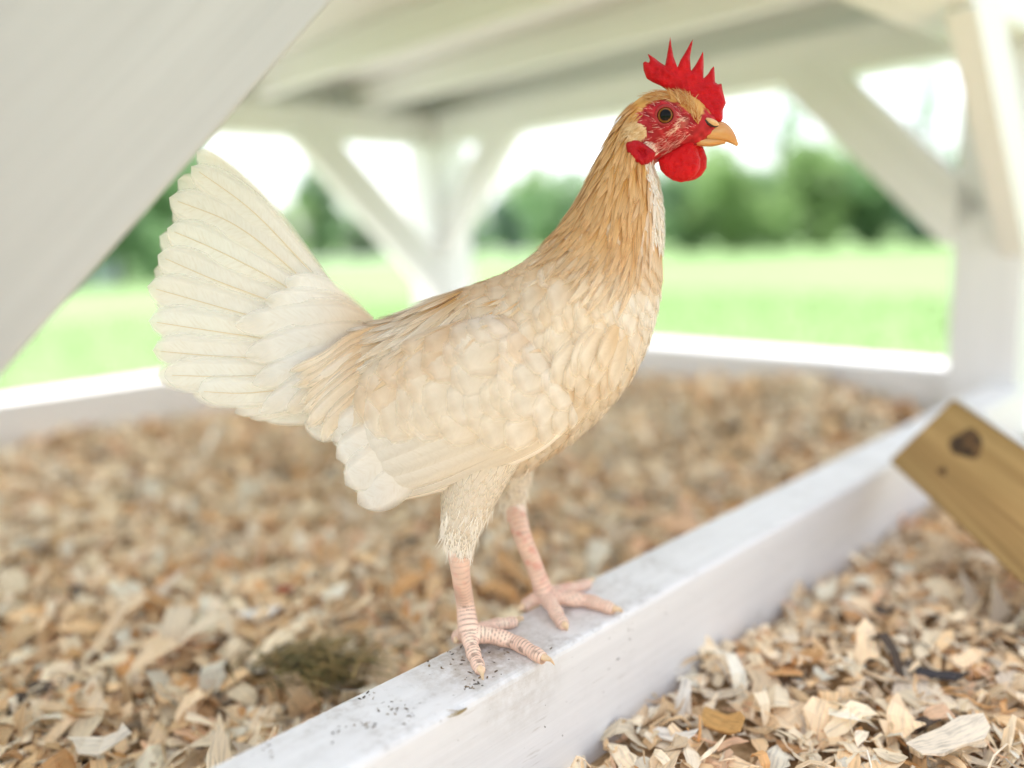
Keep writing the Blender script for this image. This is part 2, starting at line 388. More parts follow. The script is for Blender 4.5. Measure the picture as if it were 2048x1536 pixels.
for o in (core, face, k1, k2):
    mw = o.matrix_world.copy(); o.parent = ramp_ob; o.matrix_parent_inverse = Matrix.Translation(-ramp_ob.location)

# ------------------------------------------------------------------ wood chips
PAL = np.array([(.92, .80, .64), (.89, .73, .54), (.82, .61, .39), (.90, .81, .68), (.74, .45, .22), (.68, .62, .55), (.82, .62, .40), (.10, .08, .07), (.93, .89, .82), (.56, .34, .18), (.80, .56, .40)])
PAL = np.minimum(PAL * np.array([1.06, 1.01, .92]), .95)
PW = np.array([.24, .20, .10, .17, .05, .03, .08, .014, .08, .02, .06]); PW /= PW.sum()
def chips(n, a_r, c_r, size=1.0, zl=.012, thin=False):
    a = rng.uniform(*a_r, n); c = rng.uniform(*c_r, n); P = a[:, None] * AX + c[:, None] * CX
    z = chip_height(P) + rng.uniform(0, 1, n) ** 1.3 * zl + .0015
    L = np.clip(rng.lognormal(math.log(.028), .42, n), .008, .08) * size; W = L * rng.uniform(.20, .60, n); W = np.clip(W, .003, .032)
    if thin: W = rng.uniform(.0012, .0035, n); L = L * .75
    T = np.minimum(rng.uniform(.0004, .0020, n), W * .5)
    yaw = rng.uniform(0, 6.283, n); pit = rng.normal(0, .22, n); rol = rng.normal(0, .28, n)
    return dict(P=P, z=z, L=L, W=W, T=T, yaw=yaw, pit=pit, rol=rol, bend=rng.normal(0, 1.0, n) * rng.choice([.5, 2.6], n, p=[.6, .4]),
                twist=rng.normal(0, .5, n), col=PAL[rng.choice(len(PAL), n, p=PW)] * rng.uniform(.72, 1.12, (n, 1)), rg=rng.uniform(-1, 1, (n, 8)))
def chip_geo(d):
    n = len(d['L']); t = np.array([-1, -.62, 0, .55, 1.0]); V = np.zeros((n, 5, 2, 2, 3)); UV = np.zeros((n, 5, 2, 2, 2))
    for i_, tt in enumerate(t):
        for s_ in (0, 1):
            y = (2 * s_ - 1) * d['W'] / 2 * (1 - (.5 + .4 * d['rg'][:, 4 + s_]) * (abs(tt) > .9)) * (1 + .32 * d['rg'][:, (i_ + 3 * s_) % 8])
            x = tt * d['L'] / 2 * (1 + (.24 * d['rg'][:, s_ + 2 * (tt > 0)] if abs(tt) > .9 else 0))
            an = d['twist'] * tt
            zc = d['bend'] * d['L'] * (.16 * tt * tt - .08)
            for k_ in (0, 1):
                zz = (k_ - .5) * d['T'] * (.4 if abs(tt) > .9 else 1)
                V[:, i_, s_, k_, 0] = x; V[:, i_, s_, k_, 1] = y * np.cos(an) - zz * np.sin(an); V[:, i_, s_, k_, 2] = zc + y * np.sin(an) + zz * np.cos(an)
                UV[:, i_, s_, k_, 0] = x / .02 + d['rg'][:, 6] * 40; UV[:, i_, s_, k_, 1] = y / .02 + d['rg'][:, 7] * 40
    V = V.reshape(n, 20, 3)
    cr, sr = np.cos(d['rol'])[:, None], np.sin(d['rol'])[:, None]; y = V[..., 1] * cr - V[..., 2] * sr; z = V[..., 1] * sr + V[..., 2] * cr
    cp, sp = np.cos(d['pit'])[:, None], np.sin(d['pit'])[:, None]; x = V[..., 0] * cp - z * sp; z = V[..., 0] * sp + z * cp
    cw, sw = np.cos(d['yaw'])[:, None], np.sin(d['yaw'])[:, None]
    out = np.stack([x * cw - y * sw + d['P'][:, 0:1], x * sw + y * cw + d['P'][:, 1:2], z], -1)
    low = out[..., 2].min(1)                                   # keep chips above the bed
    out[..., 2] += np.maximum(d['z'], d['z'] - low * .55)[:, None]
    idx = lambda i_, s_, k_: i_ * 4 + s_ * 2 + k_
    Fq = []
    for i_ in range(4):
        Fq += [(idx(i_, 0, 1), idx(i_ + 1, 0, 1), idx(i_ + 1, 1, 1), idx(i_, 1, 1)), (idx(i_, 0, 0), idx(i_, 1, 0), idx(i_ + 1, 1, 0), idx(i_ + 1, 0, 0)),
               (idx(i_, 0, 0), idx(i_ + 1, 0, 0), idx(i_ + 1, 0, 1), idx(i_, 0, 1)), (idx(i_, 1, 0), idx(i_, 1, 1), idx(i_ + 1, 1, 1), idx(i_ + 1, 1, 0))]
    Fq += [(idx(0, 0, 0), idx(0, 0, 1), idx(0, 1, 1), idx(0, 1, 0)), (idx(4, 0, 0), idx(4, 1, 0), idx(4, 1, 1), idx(4, 0, 1))]
    return out, np.array(Fq), UV.reshape(n, 20, 2)
def merge(ds): return {k: np.concatenate([d[k] for d in ds]) for k in ds[0]}
D = merge([chips(15000, (-.35, 1.96), (.52, 2.27)), chips(5000, (-.2, 1.0), (.52, 1.3), .8),
           chips(9500, (-.2, 1.9), (-.55, .43), .85), chips(1200, (1.55, 1.95), (.62, 1.4), 1.0), chips(2600, (-.9, 1.95), (-1.3, -.55)), chips(900, (-.9, -.35), (-.5, 2.2)),
           chips(1500, (.1, 1.6), (-.25, .42), 1.0, .020), chips(900, (0, 1.2), (.55, 1.3), 1.45, .02),
           chips(5000, (0, 1.3), (.52, 1.4), 1, .018, True), chips(5000, (0, 1.7), (-.4, .43), 1, .02, True)])
CV, CF, CUV = chip_geo(D)
q3 = CV.mean(1) - CAM; dep = q3 @ fw; uu = 1024 + F * (q3 @ rt) / dep; vv = 768 - F * (q3 @ up) / dep
a_, c_ = to_ac(CV.mean(1)); occl = (c_ > .43) & (vv > 1536 - .497 * (uu - 430) - 10)
ok = (dep > .3) & (uu > 0) & (uu < 2048) & (vv < 1530) & ~occl & (D['z'] > chip_height(D['P']) + .006)
score = np.where(ok, np.sqrt(D['L'] * D['W']) * F / dep, 0); pick = np.argsort(-score)[:295]
rest = np.setdiff1d(np.arange(len(dep)), pick)
def chip_mesh(name, ids):
    ids = np.atleast_1d(ids); n = len(ids); f = (CF[None] + 20 * np.arange(n)[:, None, None]).reshape(-1, 4)
    return mesh_np(name, CV[ids], f, np.repeat(D['col'][ids], 20, 0), CUV[ids], False)
tag(obj('wood_chip_litter', chip_mesh('wood_chip_litter', rest), M_CHIP, bed), kind='stuff')
for k in pick: obj('wood_chip', chip_mesh('wood_chip', k), M_CHIP, bed)

# single pieces of the litter that stand out
def lone_chip(name, u, v, z, L, W, T, yaw, pit, rol, bend, col, label, cat, twist=.2):
    P = on_z(u, v, z)
    d = dict(P=P[None] * np.array([1, 1, 0]), z=np.array([z]), L=np.array([L]), W=np.array([W]), T=np.array([T]), yaw=np.array([yaw]), pit=np.array([pit]), rol=np.array([rol]),
             bend=np.array([bend]), twist=np.array([twist]), col=np.array([col]), rg=rng.uniform(-1, 1, (1, 8)))
    V, Fq, UV = chip_geo(d); V[0, :, 2] += z - V[0, :, 2].mean()
    o = obj(name, mesh_np(name, V[0], Fq, np.repeat(d['col'], 20, 0), UV[0], False), M_CHIP); tag(o, label, cat); return o
lone_chip('wood_chip', 1365, 1395, .018, .036, .013, .002, .9, 1.05, .3, .5, (.80, .76, .68), 'small white chip leaning upright against the sill face', 'wood chip')
lone_chip('wood_chip', 1350, 1468, .012, .040, .012, .002, -.7, .3, .2, .8, (.86, .82, .75), 'white chip lying just in front of the sill', 'wood chip')
lone_chip('wood_chip', 1445, 1440, .014, .050, .020, .003, -1.0, .25, .5, .6, (.62, .36, .13), 'orange brown curved chip beside the white chips', 'wood chip')
lone_chip('bark_strip', 1875, 1345, .014, .060, .012, .003, -.45, .05, .2, .7, (.055, .05, .055), 'dark grey strip of bark among pale chips', 'bark')
lone_chip('wood_chip', 1905, 1470, .018, .085, .026, .003, .35, .05, .15, .5, (.80, .70, .56), 'long pale splintered chip in the corner of the bed', 'wood chip')
lone_chip('wood_chip', 200, 1478, .012, .050, .024, .002, .2, .05, .1, 1.6, (.84, .77, .66), 'broad cream cupped chip in the bed behind the sill', 'wood chip')
lone_chip('wood_chip', 570, 1178, .012, .024, .013, .004, .4, .1, .1, .2, (.42, .11, .05), 'rusty red chip behind the hen above the hay tuft', 'wood chip')
lone_chip('wood_chip', 520, 1225, .016, .050, .016, .003, -.1, .1, .2, .6, (.90, .88, .85), 'brilliant white chip behind the hay tuft', 'wood chip')

# tuft of old hay behind the sill
V, Fc, Cc = [], [], []
c0 = on_z(635, 1325, .012)
for k in range(420):
    p = c0 + np.array([rng.normal(-.012, .030), rng.normal(-.008, .018), rng.uniform(-.004, .016)]); an = rng.normal(.55, .8); L = rng.uniform(.025, .075)
    d = np.array([math.cos(an), math.sin(an), rng.uniform(-.1, .35)]); side = np.array([-d[1], d[0], 0]) * rng.uniform(.0006, .0016); b0 = len(V)
    for t in (0, .35, .7, 1): 
        cpt = p + d * L * t + np.array([0, 0, -.02 * t * t]); V += [cpt - side * (1.1 - t), cpt + side * (1.1 - t)]
    Fc += [(b0 + 2 * s, b0 + 2 * s + 1, b0 + 2 * s + 3, b0 + 2 * s + 2) for s in range(3)]
    Cc += [np.array([(.17, .15, .055), (.26, .19, .075), (.38, .27, .11), (.09, .075, .03)][rng.integers(4)])] * 8
tag(obj('hay_tuft', mesh_np('hay_tuft', V, np.array(Fc), Cc, None), attr_mat('hay', .8)), 'tangled tuft of greenish brown hay behind the sill', 'hay tuft')

# crumbs of dirt stuck to the sill
V, Fc, Cc = [], [], []
def crumb(P, s, yaw, el, colr, nx):
    b0 = len(V); ca, sa = math.cos(yaw), math.sin(yaw); ax = AX * ca + nx * sa; ay = nx * ca - AX * sa; n3 = np.cross(ax, ay); n3 *= np.sign(n3 @ (CAM - P))
    for k in range(6):
        an = k * math.pi / 3; V.append(P + ax * s * el * math.cos(an) * rng.uniform(.7, 1.2) + ay * s * math.sin(an) * rng.uniform(.7, 1.2))
    V.append(P + n3 * s * .55)
    for k in range(6): Fc.append((b0 + k, b0 + (k + 1) % 6, b0 + 6))
    Cc.extend([colr] * 7)
spots = [(945, 1372, 22, 16), (800, 1425, 34, 22), (735, 1395, 22, 8), (690, 1455, 40, 10), (530, 1500, 35, 12), (880, 1330, 50, 16), (1010, 1310, 40, 10), (905, 1300, 25, 14), (1130, 1295, 40, 5), (740, 1450, 18, 10), (975, 1345, 25, 8), (1400, 1120, 120, 5)]
for u0, v0, s0, n0 in spots:
    for k in range(n0):
        P = on_z(u0 + rng.normal(0, s0 * .6), v0 + rng.normal(0, s0 * .35), .1112); a, c = to_ac(P)
        if .440 < c < .509: crumb(P, rng.uniform(.0003, .0011), rng.uniform(0, 6), rng.uniform(1, 3.2), np.array([(.16, .12, .08), (.28, .21, .13), (.09, .075, .055)][rng.integers(3)]), CX)
for k in range(46):
    P = ac(rng.uniform(.1, 1.1), .4358, rng.uniform(.0, .10)); crumb(P, rng.uniform(.0003, .0008), rng.uniform(0, 6), rng.uniform(1, 3.5), np.array((.13, .11, .08)), np.array([0, 0, 1.0]))
tag(obj('dirt_crumbs', mesh_np('dirt_crumbs', V, np.array(Fc), Cc), attr_mat('dirt', .9)), 'dark crumbs of dirt stuck to the white sill', kind='stuff')

# ------------------------------------------------------------------ trees, far wall, grass
LEAF = [leaf_mat('leaf_dark', (.14, .25, .17), (.22, .34, .22)), leaf_mat('leaf_green', (.19, .33, .16), (.30, .45, .23)), leaf_mat('leaf_light', (.24, .38, .14), (.36, .50, .22))]
M_BARK = plain_mat('bark', (.09, .075, .06), .9, 8)
def crown_mesh(seed, n, ls, nb, flat):
    r = np.random.default_rng(seed); bl = np.stack([r.normal(0, .26, nb), r.normal(0, .26, nb), np.linspace(-.36, .40, nb)], 1); bl[:, :2] *= (1.15 - flat * np.abs(np.linspace(-.8, 1, nb)) ** 2)[:, None]; br = r.uniform(.16, .30, nb)
    k = r.integers(nb, size=n); d = r.normal(size=(n, 3)); d /= np.linalg.norm(d, axis=1)[:, None]
    P = bl[k] + d * (br[k] * r.uniform(.45, 1.05, n) ** .6)[:, None]
    x = r.normal(size=(n, 3)); x /= np.linalg.norm(x, axis=1)[:, None]; y = np.cross(x, r.normal(size=(n, 3))); y /= np.linalg.norm(y, axis=1)[:, None]
    s = ls * r.uniform(.5, 1.3, n)[:, None]
    V = np.stack([P - x * s, P + y * s * .6, P + x * s, P - y * s * .6], 1); shade = np.clip(.5 + .4 * r.normal(size=n), 0, 1)
    return mesh_np('crown', V, np.arange(n * 4).reshape(-1, 4), np.repeat(shade, 4)[:, None] * np.ones(3), None, False)
CROWN = [crown_mesh(s, 3400, .045, nb, f) for s, nb, f in ((1, 14, .5), (2, 12, .2), (3, 13, .7), (4, 12, .1))] + [crown_mesh(s, 1000, .032, 13, .3) for s in (5, 6)]
def tree(u, d, h, w, kind, sparse, label, name='tree', group='trees beyond the lawn', cat='tree'):
    P = CAM + ray(u, 480) * d / 1.0; P = np.array([P[0], P[1], -.05])
    o = empty(name, tuple(P), random.uniform(0, 6)); tag(o, label, cat, group)
    tp = smooth_path([(0, 0, -.2), (.02 * h, .01 * h, .3 * h), (-.01 * h, .02 * h, .62 * h), (.02 * h, 0, .9 * h)], 12); V, Fc = tube(tp, np.linspace(.028, .006, 12) * h, 8)
    V = list(V); Fc = list(Fc)
    for k in range(5):
        an = random.uniform(0, 6.28); z0 = random.uniform(.3, .6) * h; b0 = len(V)
        v2, f2 = tube(smooth_path([(0.01 * h, .015 * h, z0), (math.cos(an) * w * .15, math.sin(an) * w * .15, z0 + .1 * h), (math.cos(an) * w * .36, math.sin(an) * w * .36, z0 + .25 * h)], 6), np.linspace(.012, .003, 6) * h, 6)
        V += list(v2); Fc += [tuple(x + b0 for x in f) for f in f2]
    obj('trunk', mesh_py('trunk', V, Fc), M_BARK, o)
    me = CROWN[sparse]
    if me.users or True:
        me = me.copy(); me.materials.clear()
    c = obj('crown', me, LEAF[kind], o); c.location = (0, 0, h * .50); c.scale = (w * .95, w * .95, h * .92); return o
for args in (
    (1380, 45, 7.4, 4.2, 2, 4, 'tall thin pale tree whose top fades in the sky past the comb'),
    (1560, 52, 9.2, 5.0, 1, 5, 'tall airy tree rising over the bushes right of the beak'),
    (1690, 48, 7.0, 4.5, 2, 4, 'pale airy tree behind the sloping brace'),
    (1830, 40, 8.2, 2.6, 1, 5, 'tall darker tree seen through the gap above the brace'),
    (640, 37, 4.4, 2.6, 1, 0, 'narrow tree left of the far corner post'),
    (450, 38, 4.2, 3.4, 1, 0, 'green tree with its foot behind the tail feathers'),
    (1085, 36, 3.6, 2.2, 2, 0, 'yellow-green tree right of the far V brace'),
): tree(*args)
for args in (
    (1150, 21, 2.1, 2.3, 1, 0, 'mid-green bush just behind the hen neck'),
    (1262, 21, 2.2, 2.2, 0, 1, 'dark bush hidden mostly by the hen throat'),
    (1365, 21, 2.0, 2.2, 1, 1, 'round green bush just past the hen breast'),
    (1450, 20, 2.4, 2.1, 2, 0, 'bright yellow-green bush under the beak'),
    (1535, 21, 2.1, 2.2, 1, 3, 'green bush between two yellow-green ones'),
    (1625, 20, 2.5, 2.2, 2, 1, 'yellow-green bush left of the sloping brace foot'),
    (1720, 20, 2.2, 2.2, 1, 0, 'green bush under the sloping brace'),
    (1815, 20, 2.3, 2.2, 0, 3, 'dark bush beside the foot of the sloping brace'),
    (1915, 20, 2.2, 2.2, 1, 1, 'green bush behind the near right post'),
    (2020, 20, 2.3, 2.2, 0, 0, 'dark bush at the outer side of the near right post'),
    (545, 36, 2.3, 3.4, 2, 3, 'low light green bush near the tail top'),
    (735, 37, 2.0, 4.4, 1, 1, 'low wide green bush behind the far V brace'),
    (925, 36, 1.9, 3.4, 2, 3, 'low green bush behind the far corner post'),
    (1020, 34, 2.2, 2.6, 0, 1, 'dark low bush near the hen back'),
): tree(*args, name='bush', group='bushes at the end of the lawn', cat='bush')
tree(330, 17, 3.0, 2.4, 1, 1, 'nearer leafy tree beside the tail tip', group='trees near the coop')
tree(232, 14.2, 3.0, 1.8, 1, 2, 'nearer tree half hidden by the broad brace', group='trees near the coop')
P = CAM + ray(120, 500) * 15.2
wl_ = obj('garden_wall', None or mesh_py('garden_wall', [(x, y, z) for x in (-2.6, 1.15) for y in (-.12, .12) for z in (-.1, .62)], [(0, 1, 3, 2), (4, 6, 7, 5), (0, 4, 5, 1), (2, 3, 7, 6), (1, 5, 7, 3), (0, 2, 6, 4)], False), plain_mat('pale_blue_render', (.55, .60, .70), .8, 4))
wl_.location = (P[0], P[1], -.05); tag(wl_, 'low pale blue wall at the end of the lawn', 'wall')
# blades of grass just outside the coop
n = 16000; a = np.concatenate([rng.uniform(2.56, 6, n // 2), rng.uniform(-2.5, 4.5, n // 2)]); c = np.concatenate([rng.uniform(-.5, 5, n // 2), rng.uniform(3.02, 7, n // 2)])
P = a[:, None] * AX + c[:, None] * CX; P[:, 2] = -.052; an = rng.uniform(0, 6.28, n); w = rng.uniform(.002, .004, n); h = rng.uniform(.02, .05, n)
sd_ = np.stack([np.cos(an), np.sin(an), 0 * an], 1) * w[:, None]; ln = rng.normal(0, .012, (n, 3)); ln[:, 2] = h
V = np.stack([P - sd_, P + sd_, P + ln + sd_ * .2, P + ln - sd_ * .2], 1)
tag(obj('grass', mesh_np('grass', V, np.arange(4 * n).reshape(-1, 4), np.repeat(rng.uniform(0, 1, n), 4)[:, None] * np.ones(3), None, False), leaf_mat('grass_blade', (.07, .16, .02), (.16, .27, .05))), 'short green grass on the lawn beside the coop', kind='stuff')

# ------------------------------------------------------------------ the hen
henb = empty('hen', tuple(on_z(1010, 1255, .111)))
tag(henb, 'cream and buff hen with red comb standing on the white sill', 'hen')
HL = Vector(henb.location)
def hobj(name, me, m, parent=None):
    o = obj(name, me, m, parent or henb); o.matrix_parent_inverse = Matrix.Translation(-HL) if parent is None else Matrix()
    return o

class Loft:
    """rings of (top u,v), (bottom u,v), half width; s along the rings, th 0 = top, pi = bottom, th>0 = camera side"""
    def __init__(s, rings, w0=0.0, half=False, grow=0.0):
        r = np.array([[a, b, c, d, e, (f if len(x) else w0)] for (a, b, c, d, e, *x) in rings for f in [(x[0] if x else w0)]], float)
        s.r = r; s.n = len(r); s.half = half
    def ring(s, x):
        P = np.vstack([2 * s.r[0] - s.r[1], s.r, 2 * s.r[-1] - s.r[-2]]); x = np.clip(x, 0, s.n - 1 - 1e-6); i = x.astype(int); f = (x - i)[..., None]
        a, b, c, d = P[i], P[i + 1], P[i + 2], P[i + 3]
        return 0.5 * (2 * b + (c - a) * f + (2 * a - 5 * b + 4 * c - d) * f ** 2 + (3 * b - a - 3 * c + d) * f ** 3)
    def ev(s, x, th):
        x = np.asarray(x, float); th = np.asarray(th, float); r = s.ring(x)
        c = np.cos(th); k = (1 + c) / 2
        u = r[..., 2] + (r[..., 0] - r[..., 2]) * k; v = r[..., 3] + (r[..., 1] - r[..., 3]) * k
        sn = np.sin(th); w = r[..., 5] - r[..., 4] * np.sign(sn) * np.abs(sn) ** .9
        return hen(u, v, w)
    def frame(s, x, th, e=.02):
        p = s.ev(x, th); ds = (s.ev(x + e, th) - s.ev(x - e, th)) / (2 * e); dt = (s.ev(x, th + e) - s.ev(x, th - e)) / (2 * e)
        n = np.cross(ds, dt); n /= np.linalg.norm(n, axis=-1)[..., None] + 1e-12
        n = n * s.sg; return p, ds, dt, n
    sg = 1.0
    def mesh(s, ns=120, nt=64):
        x = np.linspace(0, s.n - 1, ns); t = np.linspace(-math.pi, math.pi, nt, endpoint=False)
        X, T = np.meshgrid(x, t, indexing='ij'); V = s.ev(X, T).reshape(-1, 3)
        Fc = [(i * nt + j, i * nt + (j + 1) % nt, (i + 1) * nt + (j + 1) % nt, (i + 1) * nt + j) for i in range(ns - 1) for j in range(nt)]
        a, b = len(V), len(V) + 1; V = np.vstack([V, V[:nt].mean(0), V[(ns - 1) * nt:ns * nt].mean(0)])
        Fc += [(a, (j + 1) % nt, j) for j in range(nt)] + [(b, (ns - 1) * nt + j, (ns - 1) * nt + (j + 1) % nt) for j in range(nt)]
        return V, Fc
BODY = Loft([(600, 672, 606, 782, .012), (700, 660, 650, 818, .030), (782, 644, 700, 905, .052), (862, 608, 800, 960, .066), (942, 574, 905, 975, .073),
             (1012, 548, 1015, 958, .076), (1062, 516, 1125, 896, .074), (1104, 478, 1222, 808, .068), (1136, 438, 1284, 714, .060), (1158, 402, 1315, 610, .051),
             (1179, 362, 1324, 505, .041), (1199, 320, 1325, 432, .032), (1219, 280, 1316, 368, .027), (1241, 240, 1308, 334, .0235),
             (1266, 206, 1318, 322, .0225), (1303, 184, 1344, 312, .0215), (1348, 182, 1366, 303, .0195), (1392, 196, 1388, 294, .0165), (1424, 226, 1402, 288, .013), (1440, 248, 1414, 282, .009), (1450, 258, 1424, 278, .004)])
WING = Loft([(668, 860, 700, 960, .010, -.040), (700, 800, 745, 1002, .017, -.043), (760, 730, 850, 992, .023, -.050), (850, 672, 965, 955, .027, -.054), (960, 640, 1080, 905, .028, -.055),
             (1065, 650, 1140, 848, .022, -.050), (1125, 690, 1165, 795, .014, -.030), (1155, 720, 1178, 755, .006, -.008)])
THIGH_N = Loft([(908, 1118, 938, 1117, .0088, -.054), (895, 1092, 945, 1090, .010, -.054), (889, 1060, 962, 1055, .014, -.053), (885, 1025, 985, 1015, .018, -.050), (884, 990, 1010, 970, .023, -.046), (890, 930, 1060, 890, .030, -.040)])
THIGH_F = Loft([(1016, 1034, 1050, 1030, .0085, .046), (1006, 1012, 1048, 1008, .009, .046), (1000, 985, 1054, 975, .012, .046), (992, 950, 1066, 935, .017, .045), (985, 900, 1090, 880, .025, .042)])
for L_ in (BODY, WING, THIGH_N, THIGH_F):
    p, _, _, n_ = L_.frame(np.array([L_.n * .5]), np.array([math.pi / 2])); L_.sg = -1.0 if n_[0][1] > 0 else 1.0

# ---- body: one continuous skin (torso, neck, head, thighs, shanks, toes), grown together by a voxel remesh
parts = [L_.mesh() for L_ in (BODY, WING, THIGH_N, THIGH_F)]
ZT = .1115
segs = []                                                   # (path, radii) of scaled legs and toes
def leg(path_px, rad_px, w, foot_px):
    P = [hen(u, v, ww) for (u, v), ww in zip(path_px, w)]; 
    segs.append((smooth_path(P, 40), np.interp(np.linspace(0, 1, 40), np.linspace(0, 1, len(rad_px)), rad_px)))
def toe(pts, r0, r1, first=None):
    """pixel points on the sill top; each joint rests on the wood"""
    n = len(pts); rr = np.linspace(r0, r1, n); P = [on_z(u, v, ZT + r * .80 + h) for (u, v, h), r in zip(pts, rr)]
    if first is not None: P[0] = first
    sp = smooth_path(P, 30); x = np.linspace(0, 1, 30); r = np.interp(x, np.linspace(0, 1, n), rr) * (1 + .07 * np.sin(x * (n - 1) * 2 * math.pi - 1.2))
    segs.append((sp, r)); return sp
jn = on_z(938, 1268, ZT + .013)                              # near ankle joint above the sill
leg([(925, 1040), (918, 1095), (921, 1150), (929, 1205)], [.0108, .0098, .0078, .0076, .0090], [-.053, -.054, -.053, -.052], None)
segs[-1] = (smooth_path([hen(930, 1035, -.053), hen(919, 1095, -.054), hen(922, 1150, -.054), hen(930, 1205, on_z(934, 1240, .13)[1] - HEN_Y), jn], 44), np.interp(np.linspace(0, 1, 44), [0, .25, .5, .75, 1], [.0115, .0102, .0082, .0080, .0098]))
toes = []
toes.append(toe([(944, 1266, .008), (985, 1272, .004), (1028, 1284, .001), (1062, 1302, 0), (1088, 1318, -.001)], .0078, .0056, jn))
toes.append(toe([(938, 1270, .006), (944, 1296, .003), (952, 1320, .0005), (961, 1342, -.0005)], .0074, .0052, jn))
toes.append(toe([(946, 1256, .004), (982, 1252, .001), (1012, 1247, 0), (1034, 1243, 0)], .0068, .0050, jn))
toes.append(toe([(930, 1264, .004), (918, 1270, .000), (914, 1281, -.001)], .0070, .0050, jn))
jf = on_z(1090, 1190, ZT + .012)
wf = jf[1] - HEN_Y
segs.append((smooth_path([hen(1028, 985, .046), hen(1028, 1010, .046), hen(1046, 1075, wf + .002), hen(1070, 1135, wf + .002), jf], 44), np.interp(np.linspace(0, 1, 44), [0, .2, .5, .8, 1], [.0105, .0110, .0088, .0082, .0100])))
toes.append(toe([(1096, 1190, .006), (1130, 1196, .003), (1172, 1201, .001), (1205, 1211, 0), (1229, 1220, -.001)], .0080, .0058, jf))
toes.append(toe([(1096, 1194, .006), (1107, 1216, .003), (1119, 1238, 0), (1129, 1252, -.001)], .0078, .0055, jf))
toes.append(toe([(1092, 1186, .006), (1125, 1180, .003), (1155, 1174, .001), (1178, 1166, 0)], .0070, .0052, jf))
toes.append(toe([(1084, 1188, .005), (1062, 1202, .001), (1046, 1216, -.001)], .0074, .0050, jf))
for p, r in segs: parts.append(tube(p, r, 14))
V0, F0 = [], []
for v_, f_ in parts:
    F0 += [tuple(int(x) + len(V0) for x in f) for f in f_]; V0 += list(v_)
tmp = bpy.data.objects.new('tmp', mesh_py('tmp', V0, F0)); COL.objects.link(tmp)
rm = tmp.modifiers.new('r', 'REMESH'); rm.mode = 'VOXEL'; rm.voxel_size = .0012
sm = tmp.modifiers.new('s', 'SMOOTH'); sm.factor = .5; sm.iterations = 3
dg = bpy.context.evaluated_depsgraph_get(); bme = bpy.data.meshes.new_from_object(tmp.evaluated_get(dg)); bpy.data.objects.remove(tmp)
nv = len(bme.vertices); BV = np.empty(nv * 3, np.float32); bme.vertices.foreach_get('co', BV); BV = BV.reshape(-1, 3).astype(float)
def project(P):
    q = P - CAM; d = q @ fw; return 1024 + F * (q @ rt) / d, 768 - F * (q @ up) / d
def px_plane(P):
    """the point's place on the bird's own middle plane, in the pixel units the bird was measured in"""
    Q = P.copy(); k = HEN_Y / Q[:, 1]; 
    q = (Q - CAM) * k[:, None]; d = q @ fw; return 1024 + F * (q @ rt) / d, 768 - F * (q @ up) / d
bu, bv_ = px_plane(BV); bw = BV[:, 1] - HEN_Y
def inpoly(u, v, poly):
    poly = np.array(poly, float); c = np.zeros(u.shape, bool); x0, y0 = poly[-1]
    for x1, y1 in poly:
        m_ = ((y0 > v) != (y1 > v)) & (u < (x1 - x0) * (v - y0) / (y1 - y0 + 1e-12) + x0); c ^= m_; x0, y0 = x1, y1
    return c
def polydist(u, v, poly):
    P = np.array(poly, float); Q = np.roll(P, -1, 0); best = np.full(u.shape, 1e9)
    for a, b in zip(P, Q):
        d = b - a; t = np.clip(((u - a[0]) * d[0] + (v - a[1]) * d[1]) / (d @ d), 0, 1); best = np.minimum(best, np.hypot(u - a[0] - t * d[0], v - a[1] - t * d[1]))
    return best
FACE = [(1250, 283), (1262, 248), (1285, 214), (1312, 199), (1340, 197), (1365, 214), (1395, 232), (1412, 215), (1450, 235), (1446, 262), (1424, 276), (1404, 292), (1350, 318), (1312, 330), (1290, 330), (1262, 316)]
sd_ = polydist(bu, bv_, FACE) * np.where(inpoly(bu, bv_, FACE), 1, -1) + 4 * vnoise(BV, 900, 5)
face = sstep(-3, 5, sd_); crown = sstep(236, 224, bv_) * sstep(1225, 1260, bu)
# scaled skin: distance along each leg or toe gives the rings of scutes
scut = np.zeros(nv); skin = np.zeros(nv); best = np.full(nv, 1e9)
for k, (p, r) in enumerate(segs):
    ln = np.concatenate([[0], np.cumsum(np.linalg.norm(np.diff(p, axis=0), axis=1))])
    box = np.where(np.all((BV > p.min(0) - .02) & (BV < p.max(0) + .02), 1))[0]
    if not len(box): continue
    d = np.linalg.norm(BV[box][:, None] - p[None], axis=2) - r; j = d.argmin(1); dm = d.min(1); m_ = dm < best[box]
    t_ = np.gradient(p, axis=0); t_ /= np.linalg.norm(t_, axis=1)[:, None]
    s_ = ln[j] + ((BV[box] - p[j]) * t_[j]).sum(1)
    sel = box[m_]; best[sel] = dm[m_]; scut[sel] = s_[m_] / (.0046 if k in (0, 5) else .0033)
skin = (best < .0035) * np.maximum(sstep(1086, 1122, bv_ + 6 * vnoise(BV, 500, 77)), (bw > -.005) * sstep(1000, 1030, bv_ + 5 * vnoise(BV, 500, 78)))
base = np.array((.92, .83, .73)) * np.ones((nv, 1))
neck = sstep(560, 380, bv_) * sstep(900, 1060, bu); base = base * (1 - neck[:, None]) + np.array((.78, .55, .28)) * neck[:, None]
base = base * (1 - crown[:, None]) + np.array((.58, .30, .08)) * crown[:, None]
n1 = vnoise(BV, 700, 8); n2 = vnoise(BV, 180, 9)
red = np.array((.34, .004, .009)) * (1 + .25 * n1[:, None]) * (1 + .15 * n2[:, None]); red[:, 1:] += .012 * np.clip(n1, 0, 1)[:, None]
base = base * (1 - face[:, None]) + red * face[:, None]
pale = sstep(16, 8, np.hypot((bu - 1365) * .8 - (bv_ - 245) * .3, (bv_ - 245) * 1.0 + (bu - 1365) * .6)) * .2 * face
